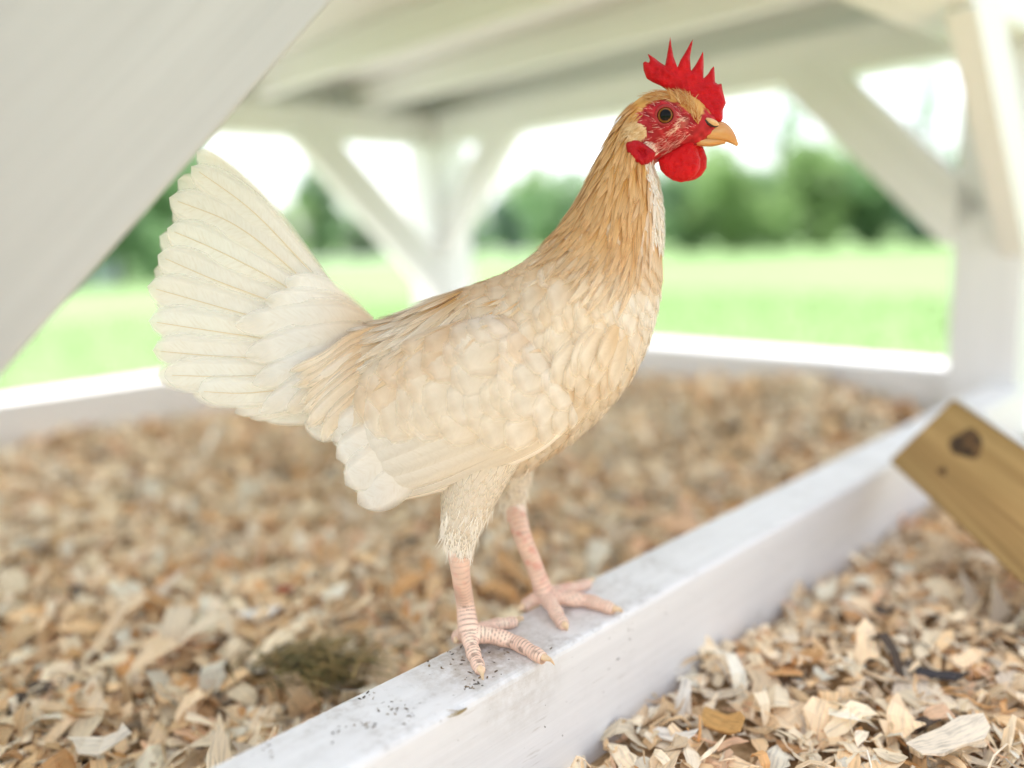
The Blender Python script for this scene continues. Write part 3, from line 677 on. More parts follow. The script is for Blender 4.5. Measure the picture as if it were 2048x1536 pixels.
base = base * (1 - pale[:, None]) + np.array((.62, .30, .20)) * pale[:, None]
ring = .5 + .5 * np.cos(scut * 2 * math.pi); ring = ring ** 6
sk = np.array((.72, .49, .38)) * (1 + .10 * n2[:, None]) * (1 - .0 * ring[:, None])
up_n = np.empty(nv * 3, np.float32); bme.vertices.foreach_get('normal', up_n); up_n = up_n.reshape(-1, 3).astype(float)
topside = np.clip(up_n @ np.array([.25, -.6, .6]), 0, 1)
low = sstep(1120, 1230, bv_); 
sk = sk * (1 - (.60 * ring * topside * (.22 + .78 * low))[:, None]) + np.array((.80, .64, .52)) * (.45 * (1 - ring) * topside * (.35 + .65 * low))[:, None]
pk = np.clip(vnoise(BV, 420, 12), 0, 1) * (1 - low); sk = sk * (1 - .5 * pk[:, None]) + np.array((.70, .26, .20)) * (.5 * pk)[:, None]
grim = np.clip(vnoise(BV, 600, 13) - .45, 0, 1) * sstep(1255, 1300, bv_); sk = sk * (1 - np.clip(grim * .8, 0, .5))[:, None]
base = base * (1 - skin[:, None]) + sk * skin[:, None]
BV2 = BV - up_n * (skin * ring * topside * .0007)[:, None] + up_n * (face * (.0004 * n1 + .0005 * n2))[:, None]
# brow, eye socket
e_d = np.hypot(bu - 1329, bv_ - 232); BV2 += up_n * (face * np.where(bw < 0, 1, 1) * (.0012 * np.exp(-((e_d - 25) / 6) ** 2) - .0015 * np.exp(-(e_d / 14) ** 2)))[:, None]
bme.vertices.foreach_set('co', BV2.astype(np.float32).ravel())
ca = bme.color_attributes.new('col', 'FLOAT_COLOR', 'POINT'); c4 = np.ones((nv, 4), np.float32); c4[:, :3] = np.clip(base, 0.003, .95); ca.data.foreach_set('color', c4.ravel())
bme.polygons.foreach_set('use_smooth', np.ones(len(bme.polygons), bool)); bme.name = 'body'; bme.update()
M_SKIN, nt, b = new_mat('hen_skin')
nt.links.new(N(nt, 'ShaderNodeAttribute', attribute_name='col').outputs['Color'], b.inputs['Base Color']); b.inputs['Roughness'].default_value = .5
b.inputs['Specular IOR Level'].default_value = .25; b.inputs['Subsurface Weight'].default_value = .10; b.inputs['Subsurface Radius'].default_value = (1, .3, .2); b.inputs['Subsurface Scale'].default_value = .002
bump(nt, b, noise(nt, 900, detail=3), .25, .0006)
hobj('body', bme, M_SKIN)

# ---- fleshy and horny parts of the head
def red_mat(name, c1, c2, rough):
    m, nt, b = new_mat(name)
    n1 = noise(nt, 330, detail=4, rough=.65); n2 = noise(nt, 80, detail=5)
    c = mixc(nt, ramp(nt, n2, [(.35, (0, 0, 0)), (.75, (1, 1, 1))]), c1, c2)
    c = mixc(nt, ramp(nt, n1, [(.58, (0, 0, 0)), (.8, (.18,) * 3)]), c, (.80, .12, .12)); b.inputs['Specular IOR Level'].default_value = .2
    nt.links.new(c, b.inputs['Base Color']); b.inputs['Roughness'].default_value = rough
    b.inputs['Subsurface Weight'].default_value = .06; b.inputs['Subsurface Radius'].default_value = (1, .06, .05); b.inputs['Subsurface Scale'].default_value = .003
    bump(nt, b, n1, 1.0, .0020); return m
M_COMB = red_mat('comb_red', (.40, .001, .006), (.60, .003, .008), .45)
M_WATTLE = red_mat('wattle_red', (.46, .001, .003), (.64, .002, .004), .45)
M_LOBE = red_mat('lobe_red', (.36, .003, .010), (.50, .005, .012), .45)
def pillow(name, poly, wfun, thick, m, edge=14, step=4, crease=None, n=90):
    """a fleshy flap: outline in pixel units, thickness swelling in from the rim"""
    P = np.array(poly, float)
    L = np.concatenate([[0], np.cumsum(np.linalg.norm(np.diff(np.vstack([P, P[:1]]), axis=0), axis=1))]); t = np.linspace(0, L[-1], n, endpoint=False)
    PC = np.vstack([P, P[:1]]); O = np.stack([np.interp(t, L, PC[:, 0]), np.interp(t, L, PC[:, 1])], 1); O = np.unique(np.vstack([O, P]).round(3), axis=0) if False else O
    gx, gy = np.meshgrid(np.arange(P[:, 0].min(), P[:, 0].max(), step), np.arange(P[:, 1].min(), P[:, 1].max(), step)); gx = gx + (np.arange(gx.shape[0]) % 2)[:, None] * step / 2
    gx, gy = gx.ravel(), gy.ravel(); k = inpoly(gx, gy, O) & (polydist(gx, gy, O) > step * .55); I = np.stack([gx[k], gy[k]], 1)
    A_ = np.vstack([O, I]); no = len(O)
    vs, es, fs, *_ = delaunay_2d_cdt([Vector(map(float, p)) for p in A_], [(i, (i + 1) % no) for i in range(no)], [], 1, 1e-6)
    Q = np.array([(p.x, p.y) for p in vs]); d = polydist(Q[:, 0], Q[:, 1], O); q3_ = np.stack([Q[:, 0], Q[:, 1], 0 * Q[:, 0]], 1); hh = thick * (1 + .13 * vnoise(q3_, .45, 71) + .10 * vnoise(q3_, .16, 72)) * np.sqrt(np.clip(1 - (1 - np.clip(d / edge, 0, 1)) ** 2, 0, 1)) + .00015
    ad = crease(Q[:, 0], Q[:, 1]) if crease is not None else 0
    w = wfun(Q[:, 0], Q[:, 1]); nf = hen(Q[:, 0], Q[:, 1], w - hh + ad); nb = hen(Q[:, 0], Q[:, 1], w + hh); nq = len(Q)
    Fc = [tuple(f) for f in fs] + [tuple(x + nq for x in reversed(f)) for f in fs]
    cnt = {}
    for f in fs:
        for a, b_ in zip(f, list(f[1:]) + [f[0]]): cnt[(a, b_)] = 1
    for (a, b_) in list(cnt):
        if (b_, a) not in cnt: Fc.append((b_, a, a + nq, b_ + nq))
    return hobj(name, mesh_py(name, np.vstack([nf, nb]), Fc), m)
COMB = [(1286, 126), (1290, 122), (1297, 126), (1300, 121), (1295, 107), (1309, 116), (1322, 126), (1330, 131), (1333, 115), (1337, 93), (1340.5, 73), (1343, 92), (1347, 113), (1355, 135), (1361, 120), (1371, 104), (1380, 87), (1386, 78),
        (1383, 97), (1380, 115), (1382, 142), (1391, 130), (1400, 114), (1406, 102), (1407.5, 122), (1407, 157), (1416, 148), (1422, 138), (1428, 132), (1429.5, 146), (1430, 164), (1437, 169), (1443, 167), (1446, 184), (1452, 206), (1446, 220), (1446, 238), (1440, 247),
        (1424, 243), (1408, 240), (1398, 228), (1390, 210), (1374, 192), (1354, 184), (1336, 182), (1322, 172), (1306, 165), (1293, 157), (1287, 140)]
pillow('comb', COMB, lambda u, v: .0012 * np.sin(u * .05) + .002 * np.sin(v * .03 + u * .02), .0042, M_COMB, 16, 3.5, n=220,
       crease=lambda u, v: .0012 * np.exp(-(((u - 1366) + (v - 150) * .25) / 4) ** 2) * (v > 118))
WAT = [(1316, 320), (1330, 308), (1350, 296), (1368, 284), (1384, 283), (1394, 297), (1401, 318), (1400, 338), (1390, 353), (1378, 361), (1362, 365), (1346, 361), (1332, 352), (1321, 340)]
pillow('wattle', WAT, lambda u, v: -.0135 + .004 * np.clip((330 - v) / 50, 0, 1) - .002 * np.clip((v - 330) / 40, 0, 1), .0048, M_WATTLE, 22, 4, n=120)
pillow('wattle', [(x + 13, y - 2) for x, y in WAT], lambda u, v: .0085 - .003 * np.clip((330 - v) / 50, 0, 1), .0045, M_WATTLE, 22, 4, n=120)
LOBE = [(1249, 290), (1254, 281), (1264, 278), (1277, 279), (1292, 290), (1306, 300), (1312, 306), (1306, 320), (1296, 328), (1280, 331), (1268, 321), (1254, 304)]
lobew = lambda u, v: -.0265 + .006 * np.clip((1290 - u) / 40, -1, 1) * .3
lob = pillow('ear_lobe', LOBE, lobew, .0052, M_LOBE, 15, 3.5, n=80, crease=lambda u, v: .0045 * np.exp(-(((u - 1282) / 11) ** 2 + ((v - 303 - (u - 1282) * .5) / 8) ** 2)))
pillow('ear_lobe', LOBE, lambda u, v: .0265, .0045, M_LOBE, 15, 5, n=60)
M_EAR = plain_mat('ear_skin', (.68, .44, .24), .85, 500)
for sgn in (-1, 1): pillow('ear_patch', [(1258 + 0, 262), (1262, 250), (1272, 245), (1284, 249), (1292, 260), (1293, 272), (1283, 280), (1268, 282), (1257, 274)], (lambda u, v, q=sgn: q * .0236), .0016, M_EAR, 20, 4, n=50)
# beak: upper and lower half lofted from culmen to cutting edge
M_BEAK, nt, b = new_mat('beak_horn')
nt.links.new(ramp(nt, noise(nt, 40, detail=4, mapscale=(1, 1, 3)), [(.35, (.50, .19, .03)), (.55, (.52, .25, .075)), (.75, (.54, .31, .13))]), b.inputs['Base Color'])
b.inputs['Roughness'].default_value = .38; b.inputs['Subsurface Weight'].default_value = .2; b.inputs['Subsurface Radius'].default_value = (1, .5, .2); b.inputs['Subsurface Scale'].default_value = .003
UB = Loft([(1376, 264, 1378, 274, .0125), (1402, 256, 1400, 279, .0120), (1425, 246, 1422, 281, .0105), (1444, 243, 1440, 282, .0082), (1459, 252, 1453, 284, .0058), (1470, 268, 1464, 288, .0034), (1477, 288, 1474, 293, .0010)])
hobj('upper_beak', mesh_py('upper_beak', *UB.mesh(40, 32)), M_BEAK)
LB = Loft([(1384, 268, 1390, 290, .0105), (1404, 271, 1406, 293, .0095), (1424, 274, 1424, 293, .0078), (1440, 276, 1439, 290, .0052), (1452, 279, 1451, 287, .0020)])
hobj('lower_beak', mesh_py('lower_beak', *LB.mesh(30, 28)), M_BEAK)
M_NOST = plain_mat('nostril_skin', (.62, .38, .18), .55)
M_DARK = plain_mat('dark_horn', (.03, .012, .01), .6)
for sgn in (-1, 1):
    pth = [hen(u, v, sgn * w) for u, v, w in ((1409, 240, .0128), (1418, 247, .0128), (1428, 251, .0115), (1436, 252, .0095))]
    V, Fc = tube(smooth_path(pth, 12), np.array([.0008, .0013, .0016, .0017, .0017, .0016, .0016, .0015, .0014, .0012, .0009, .0004]), 8); hobj('nostril', mesh_py('nostril', V, Fc), M_DARK)
    pth = [hen(u, v, sgn * w) for u, v, w in ((1412, 237, .0128), (1421, 242, .0135), (1431, 247, .0122), (1437, 249, .0100))]
    V, Fc = tube(smooth_path(pth, 12), .0024 * np.sin(np.linspace(.35, 2.9, 12)), 10); hobj('nostril_flap', mesh_py('nostril_flap', V, Fc), M_NOST)
# eyes
M_EYE, nt, b = new_mat('hen_eye')
sp_ = N(nt, 'ShaderNodeSeparateXYZ'); nt.links.new(N(nt, 'ShaderNodeTexCoord').outputs['Object'], sp_.inputs[0])
rr_ = math_n(nt, 'SQRT', math_n(nt, 'ADD', math_n(nt, 'POWER', sp_.outputs[0], 2.0), math_n(nt, 'POWER', sp_.outputs[1], 2.0)))
rn = math_n(nt, 'ADD', rr_, math_n(nt, 'MULTIPLY', math_n(nt, 'SUBTRACT', noise(nt, 700, detail=2), .5), .0008))
c = ramp(nt, math_n(nt, 'MULTIPLY', rn, 100), [(.0, (.003, .003, .003)), (.42, (.003, .003, .003)), (.45, (.10, .035, .008)), (.55, (.24, .09, .018)), (.60, (.012, .006, .004)), (1, (.008, .005, .004))])
nt.links.new(c, b.inputs['Base Color']); b.inputs['Roughness'].default_value = .05; b.inputs['Specular IOR Level'].default_value = .14
def uvsphere(r, n=28):
    bm = bmesh.new(); bmesh.ops.create_uvsphere(bm, u_segments=n, v_segments=n // 2, radius=r); me = bpy.data.meshes.new('eye'); bm.to_mesh(me); bm.free()
    for p in me.polygons: p.use_smooth = True
    return me
M_LID = plain_mat('eyelid', (.30, .012, .012), .6, 600)
for sgn in (-1, 1):
    ce = hen(1329.5, 233, sgn * .0165); o = hobj('eye', uvsphere(.0083), M_EYE)
    zd = Vector((-.12 , sgn * 1.0, .03)).normalized(); o.matrix_parent_inverse = Matrix(); o.rotation_euler = zd.to_track_quat('Z', 'Y').to_euler(); o.location = Vector(ce) - HL
    a = np.linspace(0, 2 * math.pi, 40)
    z_, x_ = np.array(zd), np.cross(np.array(zd), [0, 0, 1.0]); x_ /= np.linalg.norm(x_); y_ = np.cross(z_, x_)
    pth = [ce + z_ * .0047 + x_ * math.cos(t) * .0076 + y_ * math.sin(t) * .0073 for t in a]
    V, Fc = tube(pth, np.full(40, .0013), 8); hobj('eyelid', mesh_py('eyelid', V, Fc), M_LID)
# claws
M_CLAW = plain_mat('claw_horn', (.82, .60, .38), .35, 80)
for k, (u, v, dz) in enumerate(((1109, 1330, .003), (967, 1368, .003), (1047, 1241, .004), (908, 1287, .002), (1248, 1227, .003), (1135, 1266, .003), (1192, 1162, .004), (1036, 1224, .002))):
    tp = toes[k]; e0 = tp[-1]; dr = tp[-1] - tp[-5]; dr /= np.linalg.norm(dr)
    tipP = on_z(u, v, ZT + dz * .3) if k not in (0, 1, 4, 5) else on_z(u, v, ZT - .004)
    pth = smooth_path([e0 - dr * .003 + [0, 0, .001], e0 + dr * .004 + [0, 0, .0025], (e0 + dr * .004 + tipP) / 2 + [0, 0, .0025], tipP], 12)
    V, Fc = tube(pth, np.linspace(.0034, .0004, 12), 10); hobj('claw', mesh_py('claw', V, Fc), M_CLAW)

# ---- feathers that follow the surface of the body
def surf_feathers(loft, s0, th0, L, W, kind, h0, h1, drift, c_root, c_tip, K=8, Mx=7, cup=.10, curl=0.0):
    n = len(s0); V = np.zeros((n, K, Mx, 3)); C = np.zeros((n, K, Mx, 4)); UV = np.zeros((n, K, Mx, 2)); xs = np.linspace(-1, 1, Mx)
    s = s0.astype(float).copy(); th = th0.astype(float).copy(); off = rng.uniform(0, 50, n)
    fade_s = s.copy()
    for k in range(K):
        t = k / (K - 1)
        if kind == 'round': hw = np.where(t < .5, .55 + .45 * math.sin(t * math.pi), math.sqrt(max(0, 1 - (max(0, t - .5) / .5) ** 2.6))) * W
        elif kind == 'flight': hw = (min(1, .35 + 2.2 * t) * (1 if t < .82 else math.sqrt(max(0, 1 - ((t - .82) / .18) ** 2)))) * W
        else: hw = (math.sin(min(1, .18 + t * .42 / .45) * math.pi / 2) if t < .4 else max(0.0, 1 - ((t - .4) / .6) ** 1.7) ** .9) * W
        hw = np.maximum(hw, .0002)
        p, ds, dt, nn = loft.frame(s, th); ls = np.linalg.norm(ds, axis=1); lt = np.linalg.norm(dt, axis=1) + 1e-9
        for j, x in enumerate(xs):
            tt = th + x * hw / np.maximum(lt, .004); pp = loft.ev(s, tt)
            V[:, k, j] = pp + nn * (h0 + (h1 - h0) * t ** 1.15 - cup * hw * x * x + curl * t ** 3 * L)[:, None]
            e = .5 + .5 * t; sh = sstep(.15, .85, t) * .8 + .2 * abs(x)
            C[:, k, j, :3] = (c_root + (c_tip - c_root) * np.clip(sh, 0, 1)) * (1 - .06 * math.exp(-(x / .12) ** 2)); C[:, k, j, 3] = t
            UV[:, k, j, 0] = x; UV[:, k, j, 1] = t * L / W + off
        step = L / (K - 1); s = s - step / np.maximum(ls, .004) * np.cos(drift); th = th + step / np.maximum(lt, .006) * np.sin(drift)
        th = np.clip(th, -3.3, 3.3)
        und = s < 0; 
    return V, C, UV
def quads(n, K, Mx):
    i, j = np.meshgrid(np.arange(K - 1), np.arange(Mx - 1), indexing='ij'); q = (i * Mx + j).ravel(); f = np.stack([q, q + 1, q + Mx + 1, q + Mx], 1)
    return (f[None] + (np.arange(n) * K * Mx)[:, None, None]).reshape(-1, 4)
def fmesh(name, V, C, UV):
    n, K, Mx = V.shape[:3]; return mesh_np(name, V, quads(n, K, Mx), np.clip(C[..., :3], .002, .95), UV, alpha=C[..., 3])
def scatter(loft, n_try, s_rng, th_rng, spacing, keep=None):
    """even random spread over the surface; spacing(P,s,th) in metres"""
    s = rng.uniform(*s_rng, n_try); th = rng.uniform(*th_rng, n_try); p, ds, dt, nn = loft.frame(s, th)
    area = np.linalg.norm(np.cross(ds, dt), axis=1); k = rng.uniform(0, 1, n_try) < np.clip(area / np.quantile(area, .9), .05, 1); s, th, p = s[k], th[k], p[k]
    if keep is not None: k = keep(p, s, th); s, th, p = s[k], th[k], p[k]
    r = spacing(p, s, th); out = []; acc = np.zeros((0, 3))
    for i in range(len(s)):
        if len(out) and (((acc[:len(out)] - p[i]) ** 2).sum(1) < r[i] ** 2).any(): continue
        if len(out) == len(acc): acc = np.vstack([acc, np.zeros((512, 3))])
        acc[len(out)] = p[i]; out.append(i)
    return s[out], th[out], p[out]
CREAM, BUFF, GOLD, RUST, WHITE = (np.array(c) for c in ((.93, .86, .755), (.85, .69, .48), (.70, .38, .10), (.52, .19, .03), (.95, .93, .90)))
def patch(P, sc, seed): return np.clip(.5 + .7 * vnoise(P, sc, seed), 0, 1)
def mixv(a, b, t): return a + (b - a) * np.asarray(t)[:, None]
plum = []
# body: breast, back, flanks
s, th, p = scatter(BODY, 26000, (2.2, 10.2), (-math.pi, math.pi), lambda p, s, th: np.interp(s, [2, 5, 8, 10], [.0105, .0105, .0095, .0075]))
n = len(s); u, v = px_plane(p)
t1 = patch(p, 45, 21); t2 = patch(p, 120, 22)
cr = mixv(BUFF * .95 + CREAM * .05, GOLD, np.clip(t1 * t2 * 1.2, 0, .8)); ct = mixv(CREAM, BUFF, np.clip(t2 * .4 + t1 * t2 * .5, 0, 1)) * rng.uniform(.93, 1.05, (n, 1))
fr = sstep(1215, 1290, u) * sstep(760, 520, v); ct = mixv(ct, WHITE, fr * .8); cr = mixv(cr, CREAM, fr * .6)
bk = sstep(80, 20, v - np.interp(u, [700, 860, 1010, 1100], [655, 605, 545, 478])); ct = mixv(ct, BUFF * .75 + GOLD * .25, bk * .75); cr = mixv(cr, GOLD, bk * .7)
sz = np.interp(s, [2, 5, 8, 10], [1.15, 1.0, .92, .8]) * rng.uniform(.85, 1.15, n)
dr = rng.normal(0, .14, n) + .25 * np.sign(th) * sstep(7, 4, s) * (np.abs(th) < 2.2)
plum.append(surf_feathers(BODY, s, th, .040 * sz, .0160 * sz, 'round', -.0006 + rng.uniform(0, .0006, n), .0024 + rng.uniform(0, .0010, n), dr, cr, ct, cup=.05))
# neck hackle, long and narrow, falling over the shoulders
s, th, p = scatter(BODY, 40000, (8.3, 14.2), (-math.pi, math.pi), lambda p, s, th: np.interp(s, [8, 11, 13, 14.2], [.0052, .0039, .0030, .0026]),
                   keep=lambda p, s, th: np.abs(th) < np.interp(s, [8, 9.5, 12, 13, 14.2], [1.3, 2.0, 2.5, 1.75, 1.1]))
n = len(s); u, v = px_plane(p); g_ = sstep(560, 400, v)
t1 = patch(p, 200, 31); cr = mixv(BUFF, GOLD, np.clip(g_ * 1.1, 0, 1)); cr = mixv(cr, RUST, np.clip(t1 * .5 * g_ + .35 * sstep(300, 200, v), 0, .75)); ct = mixv(CREAM * .55 + BUFF * .45, GOLD * .75 + BUFF * .25, g_ * .85) * rng.uniform(.85, 1.1, (n, 1))
fr = sstep(2.0, 2.5, np.abs(th)); cr = mixv(cr, WHITE * .9, fr * .75); ct = mixv(ct, WHITE, fr * .8)
L = np.interp(s, [8, 11, 13, 14.2], [.050, .052, .034, .018]) * rng.uniform(.8, 1.2, n)
plum.append(surf_feathers(BODY, s, th, L, np.interp(s, [8, 11, 14.2], [.0046, .0036, .0017]) * rng.uniform(.8, 1.2, n), 'hackle', .0002 + rng.uniform(0, .001, n), .0034 + rng.uniform(0, .0018, n), rng.normal(0, .09, n) - .06 * np.sign(th), cr, ct, K=9, Mx=5))
# throat fluff, short and white
s, th, p = scatter(BODY, 12000, (10.2, 13.6), (-math.pi, math.pi), lambda p, s, th: .0030 + 0 * s, keep=lambda p, s, th: np.abs(th) > np.interp(s, [10, 12, 13.6], [2.1, 2.2, 1.9]))
n = len(s); plum.append(surf_feathers(BODY, s, th, .013 * rng.uniform(.7, 1.3, n), .0026 * rng.uniform(.7, 1.3, n), 'hackle', .0002 + 0 * s, .0020 + rng.uniform(0, .0014, n), rng.normal(0, .15, n), np.ones((n, 1)) * CREAM, np.ones((n, 1)) * WHITE, K=5, Mx=3))
# saddle hackle drooping over the flanks in front of the tail
s, th, p = scatter(BODY, 12000, (1.1, 4.0), (-1.9, 1.9), lambda p, s, th: .0062 + 0 * s)
n = len(s); t1 = patch(p, 150, 41); tp_ = sstep(.9, .1, np.abs(th)); cr = mixv(BUFF, GOLD, np.clip(t1 * .6 + tp_ * .5, 0, 1)); ct = mixv(CREAM, BUFF, t1 * .5); rear = sstep(2.6, 1.4, s) * (1 - tp_); cr = mixv(cr, BUFF * .5 + CREAM * .5, rear * .8); ct = mixv(ct, CREAM * .5 + WHITE * .5, rear * .9); ct = ct * rng.uniform(.9, 1.05, (n, 1))
plum.append(surf_feathers(BODY, s, th, .058 * rng.uniform(.8, 1.2, n), .0062 * rng.uniform(.8, 1.3, n), 'hackle', .0012 + rng.uniform(0, .0015, n), .0055 + rng.uniform(0, .004, n), np.sign(th) * np.interp(np.abs(th), [0, .4, 1.2, 1.9], [.15, .55, .75, .6]) + rng.normal(0, .1, n), cr, ct, K=9, Mx=5))
# rear flank and vent fluff
s, th, p = scatter(BODY, 9000, (.4, 3.4), (-math.pi, math.pi), lambda p, s, th: .008 + 0 * s, keep=lambda p, s, th: np.abs(th) > 1.7)
n = len(s); plum.append(surf_feathers(BODY, s, th, .036 * rng.uniform(.8, 1.2, n), .010 * rng.uniform(.8, 1.2, n), 'round', .0008 + 0 * s, .006 + rng.uniform(0, .004, n), rng.normal(0, .25, n), np.ones((n, 1)) * (CREAM * .9), np.ones((n, 1)) * (WHITE * .6 + CREAM * .4)))
# thighs
for lf, c1 in ((THIGH_N, CREAM), (THIGH_F, CREAM)):
    s, th, p = scatter(lf, 9000, (.8, lf.n - 1.05), (-math.pi, math.pi), lambda p, s, th: np.interp(s, [1, 4], [.0019, .0028]))
    n = len(s); L = np.interp(s, [.8, 1.3, 2, 4], [.010, .014, .019, .028]) * rng.uniform(.7, 1.2, n)
    t1 = patch(p, 130, 51); plum.append(surf_feathers(lf, s, th, L, L * .20, 'hackle', .0005 + .0 * s, .0010 + rng.uniform(0, .0007, n), rng.normal(0, .16, n), mixv(CREAM * .6 + BUFF * .4, BUFF, t1 * .5), mixv(CREAM, CREAM * .7 + BUFF * .3, rng.uniform(0, .8, n)), K=6, Mx=5, cup=0.0))
# breast feathers that lie over the bend of the wing
s, th, p = scatter(BODY, 14000, (5.9, 8.2), (.8, 2.3), lambda p, s, th: .0085 + 0 * s,
    keep=lambda p, s, th: np.hypot((px_plane(p)[0] - 1222) / 62, (px_plane(p)[1] - 735) / 85) < 1)
n = len(s); t2 = patch(p, 120, 22); bu_, bv__ = px_plane(p); inw = np.array([0.0] * n)
plum.append(surf_feathers(BODY, s, th, .040 * rng.uniform(.85, 1.15, n), .0150 * rng.uniform(.85, 1.15, n), 'round', .0010 + rng.uniform(0, .001, n), .0085 + rng.uniform(0, .002, n), rng.normal(.10, .14, n), mixv(BUFF * .6 + CREAM * .4, GOLD * .4 + BUFF * .6, t2 * .8), mixv(CREAM, CREAM * .6 + BUFF * .4, t2)))
# thin rusty feathers showing between the paler ones
for lf, sr, tr, m_, h_ in ((WING, (2.2, 5.2), (.25, 1.25), 22, .0060), (BODY, (4.0, 8.5), (.25, .9), 16, .0026)):
    s = rng.uniform(*sr, m_); th = rng.uniform(*tr, m_)
    plum.append(surf_feathers(lf, s, th, rng.uniform(.016, .034, m_), rng.uniform(.0014, .0030, m_), 'hackle', h_ * .6 + 0 * s, h_ + rng.uniform(0, .0012, m_), rng.normal(.2, .15, m_), mixv(BUFF, GOLD, rng.uniform(.2, 1, m_)), mixv(CREAM, BUFF, rng.uniform(.4, 1, m_)), K=7, Mx=3))
# wing coverts in rows growing towards the tip
s, th, p = scatter(WING, 16000, (1.2, 6.0), (.15, 2.9), lambda p, s, th: np.interp(s, [1.5, 3.5, 6.6], [.0165, .0130, .0085]),
    keep=lambda p, s, th: px_plane(p)[1] < np.interp(px_plane(p)[0], [690, 780, 890, 1000, 1100, 1250], [730, 760, 800, 825, 815, 770]) )
n = len(s); t1 = patch(p, 60, 61); t2 = patch(p, 140, 62); sz = np.interp(s, [1.5, 3.5, 6.6], [1.5, 1.2, .8]) * rng.uniform(.85, 1.15, n); upw = sstep(1.5, .5, th)
cr = mixv(BUFF * .7 + CREAM * .3, GOLD, np.clip(t1 * t2 * upw * 1.3, 0, .8)); ct = mixv(CREAM, WHITE * .6 + CREAM * .4, t2 * .6); ct = mixv(ct, BUFF * .6 + GOLD * .4, np.clip(upw * (t1 * .5 + .15), 0, .5)) * rng.uniform(.93, 1.05, (n, 1))
cov = [s, th, sz, cr, ct]
plum.append(surf_feathers(WING, s, th, .042 * sz, .0168 * sz, 'round', .0022 + rng.uniform(0, .0008, n), .0062 + rng.uniform(0, .0012, n), rng.normal(.12, .14, n), cr, ct, cup=.045))
def cat(L_):   # one mesh out of feather sets of different resolution
    Vs, Cs, Us, Fs, o_ = [], [], [], [], 0
    for V, C, U in L_:
        n, K, M_ = V.shape[:3]; Fs.append(quads(n, K, M_) + o_); o_ += n * K * M_; Vs.append(V.reshape(-1, 3)); Cs.append(C.reshape(-1, 4)); Us.append(U.reshape(-1, 2))
    return np.vstack(Vs), np.vstack(Fs), np.clip(np.vstack(Cs), 0, 1), np.vstack(Us)
V, Fq, C, U = cat(plum)
tag(hobj('plumage', mesh_np('plumage', V, Fq, C[:, :3], U, alpha=C[:, 3]), M_FEATHER), kind='stuff')
# flight feathers of the folded wing, each its own
def run_len(lf, s0, s1, th): 
    x = np.linspace(s1, s0, 60); return np.linalg.norm(np.diff(lf.ev(x, np.full(60, th)), axis=0), axis=1).sum()
for k, (s_, e_, th_, W_, dr_, cc) in enumerate([(5.0, .10, 2.30, .0120, .0, 0), (5.0, .02, 2.12, .0140, .02, 0), (4.8, .16, 1.94, .0150, .03, .1), (4.6, .02, 1.75, .0155, .04, .2), (4.3, .20, 1.55, .0160, .04, .4), (4.0, .05, 1.35, .0160, .04, .6), (3.7, .30, 1.15, .0160, .04, .8), (3.4, .1, .95, .0150, .04, .9), (3.1, .12, .75, .0150, .04, 1), (2.8, .2, .55, .0150, .03, 1),
                                            (4.7, .3, 2.44, .0085, .0, .2), (4.6, .6, 2.58, .0075, -.01, .5), (4.4, 1.0, 2.70, .0070, -.02, .3)]):
    h = .0072 - .00062 * k if k < 10 else .0046 - .0008 * (k - 10); tone = 1 + .05 * (-1) ** k
    V, C, U = surf_feathers(WING, np.array([s_]), np.array([th_]), np.array([run_len(WING, s_, e_, th_)]), np.array([W_]), 'flight', np.array([min(h, .002)]), np.array([h + .0005]), np.array([dr_ + rng.normal(0, .02)]), (BUFF * .25 + CREAM * .75)[None], ((CREAM + (WHITE - CREAM) * (.4 + .6 * cc)) * (tone if tone < 1 else 1))[None], K=24, Mx=9, cup=.16)
    hobj('wing_feather', fmesh('wing_feather', V, C, U), M_FEATHER)
# the far wing, mirrored across the bird's middle plane
def mirror(V):
    W = V.copy(); k = (2 * HEN_Y - V[..., 1]) / V[..., 1]; q = (V - CAM) * k[..., None]; return CAM + q
Vm, Fm, Cm, Um = cat([plum[-1]]); tag(hobj('far_wing', mesh_np('far_wing', mirror(Vm), Fm, Cm[:, :3], Um, alpha=Cm[:, 3]), M_FEATHER), kind='stuff')

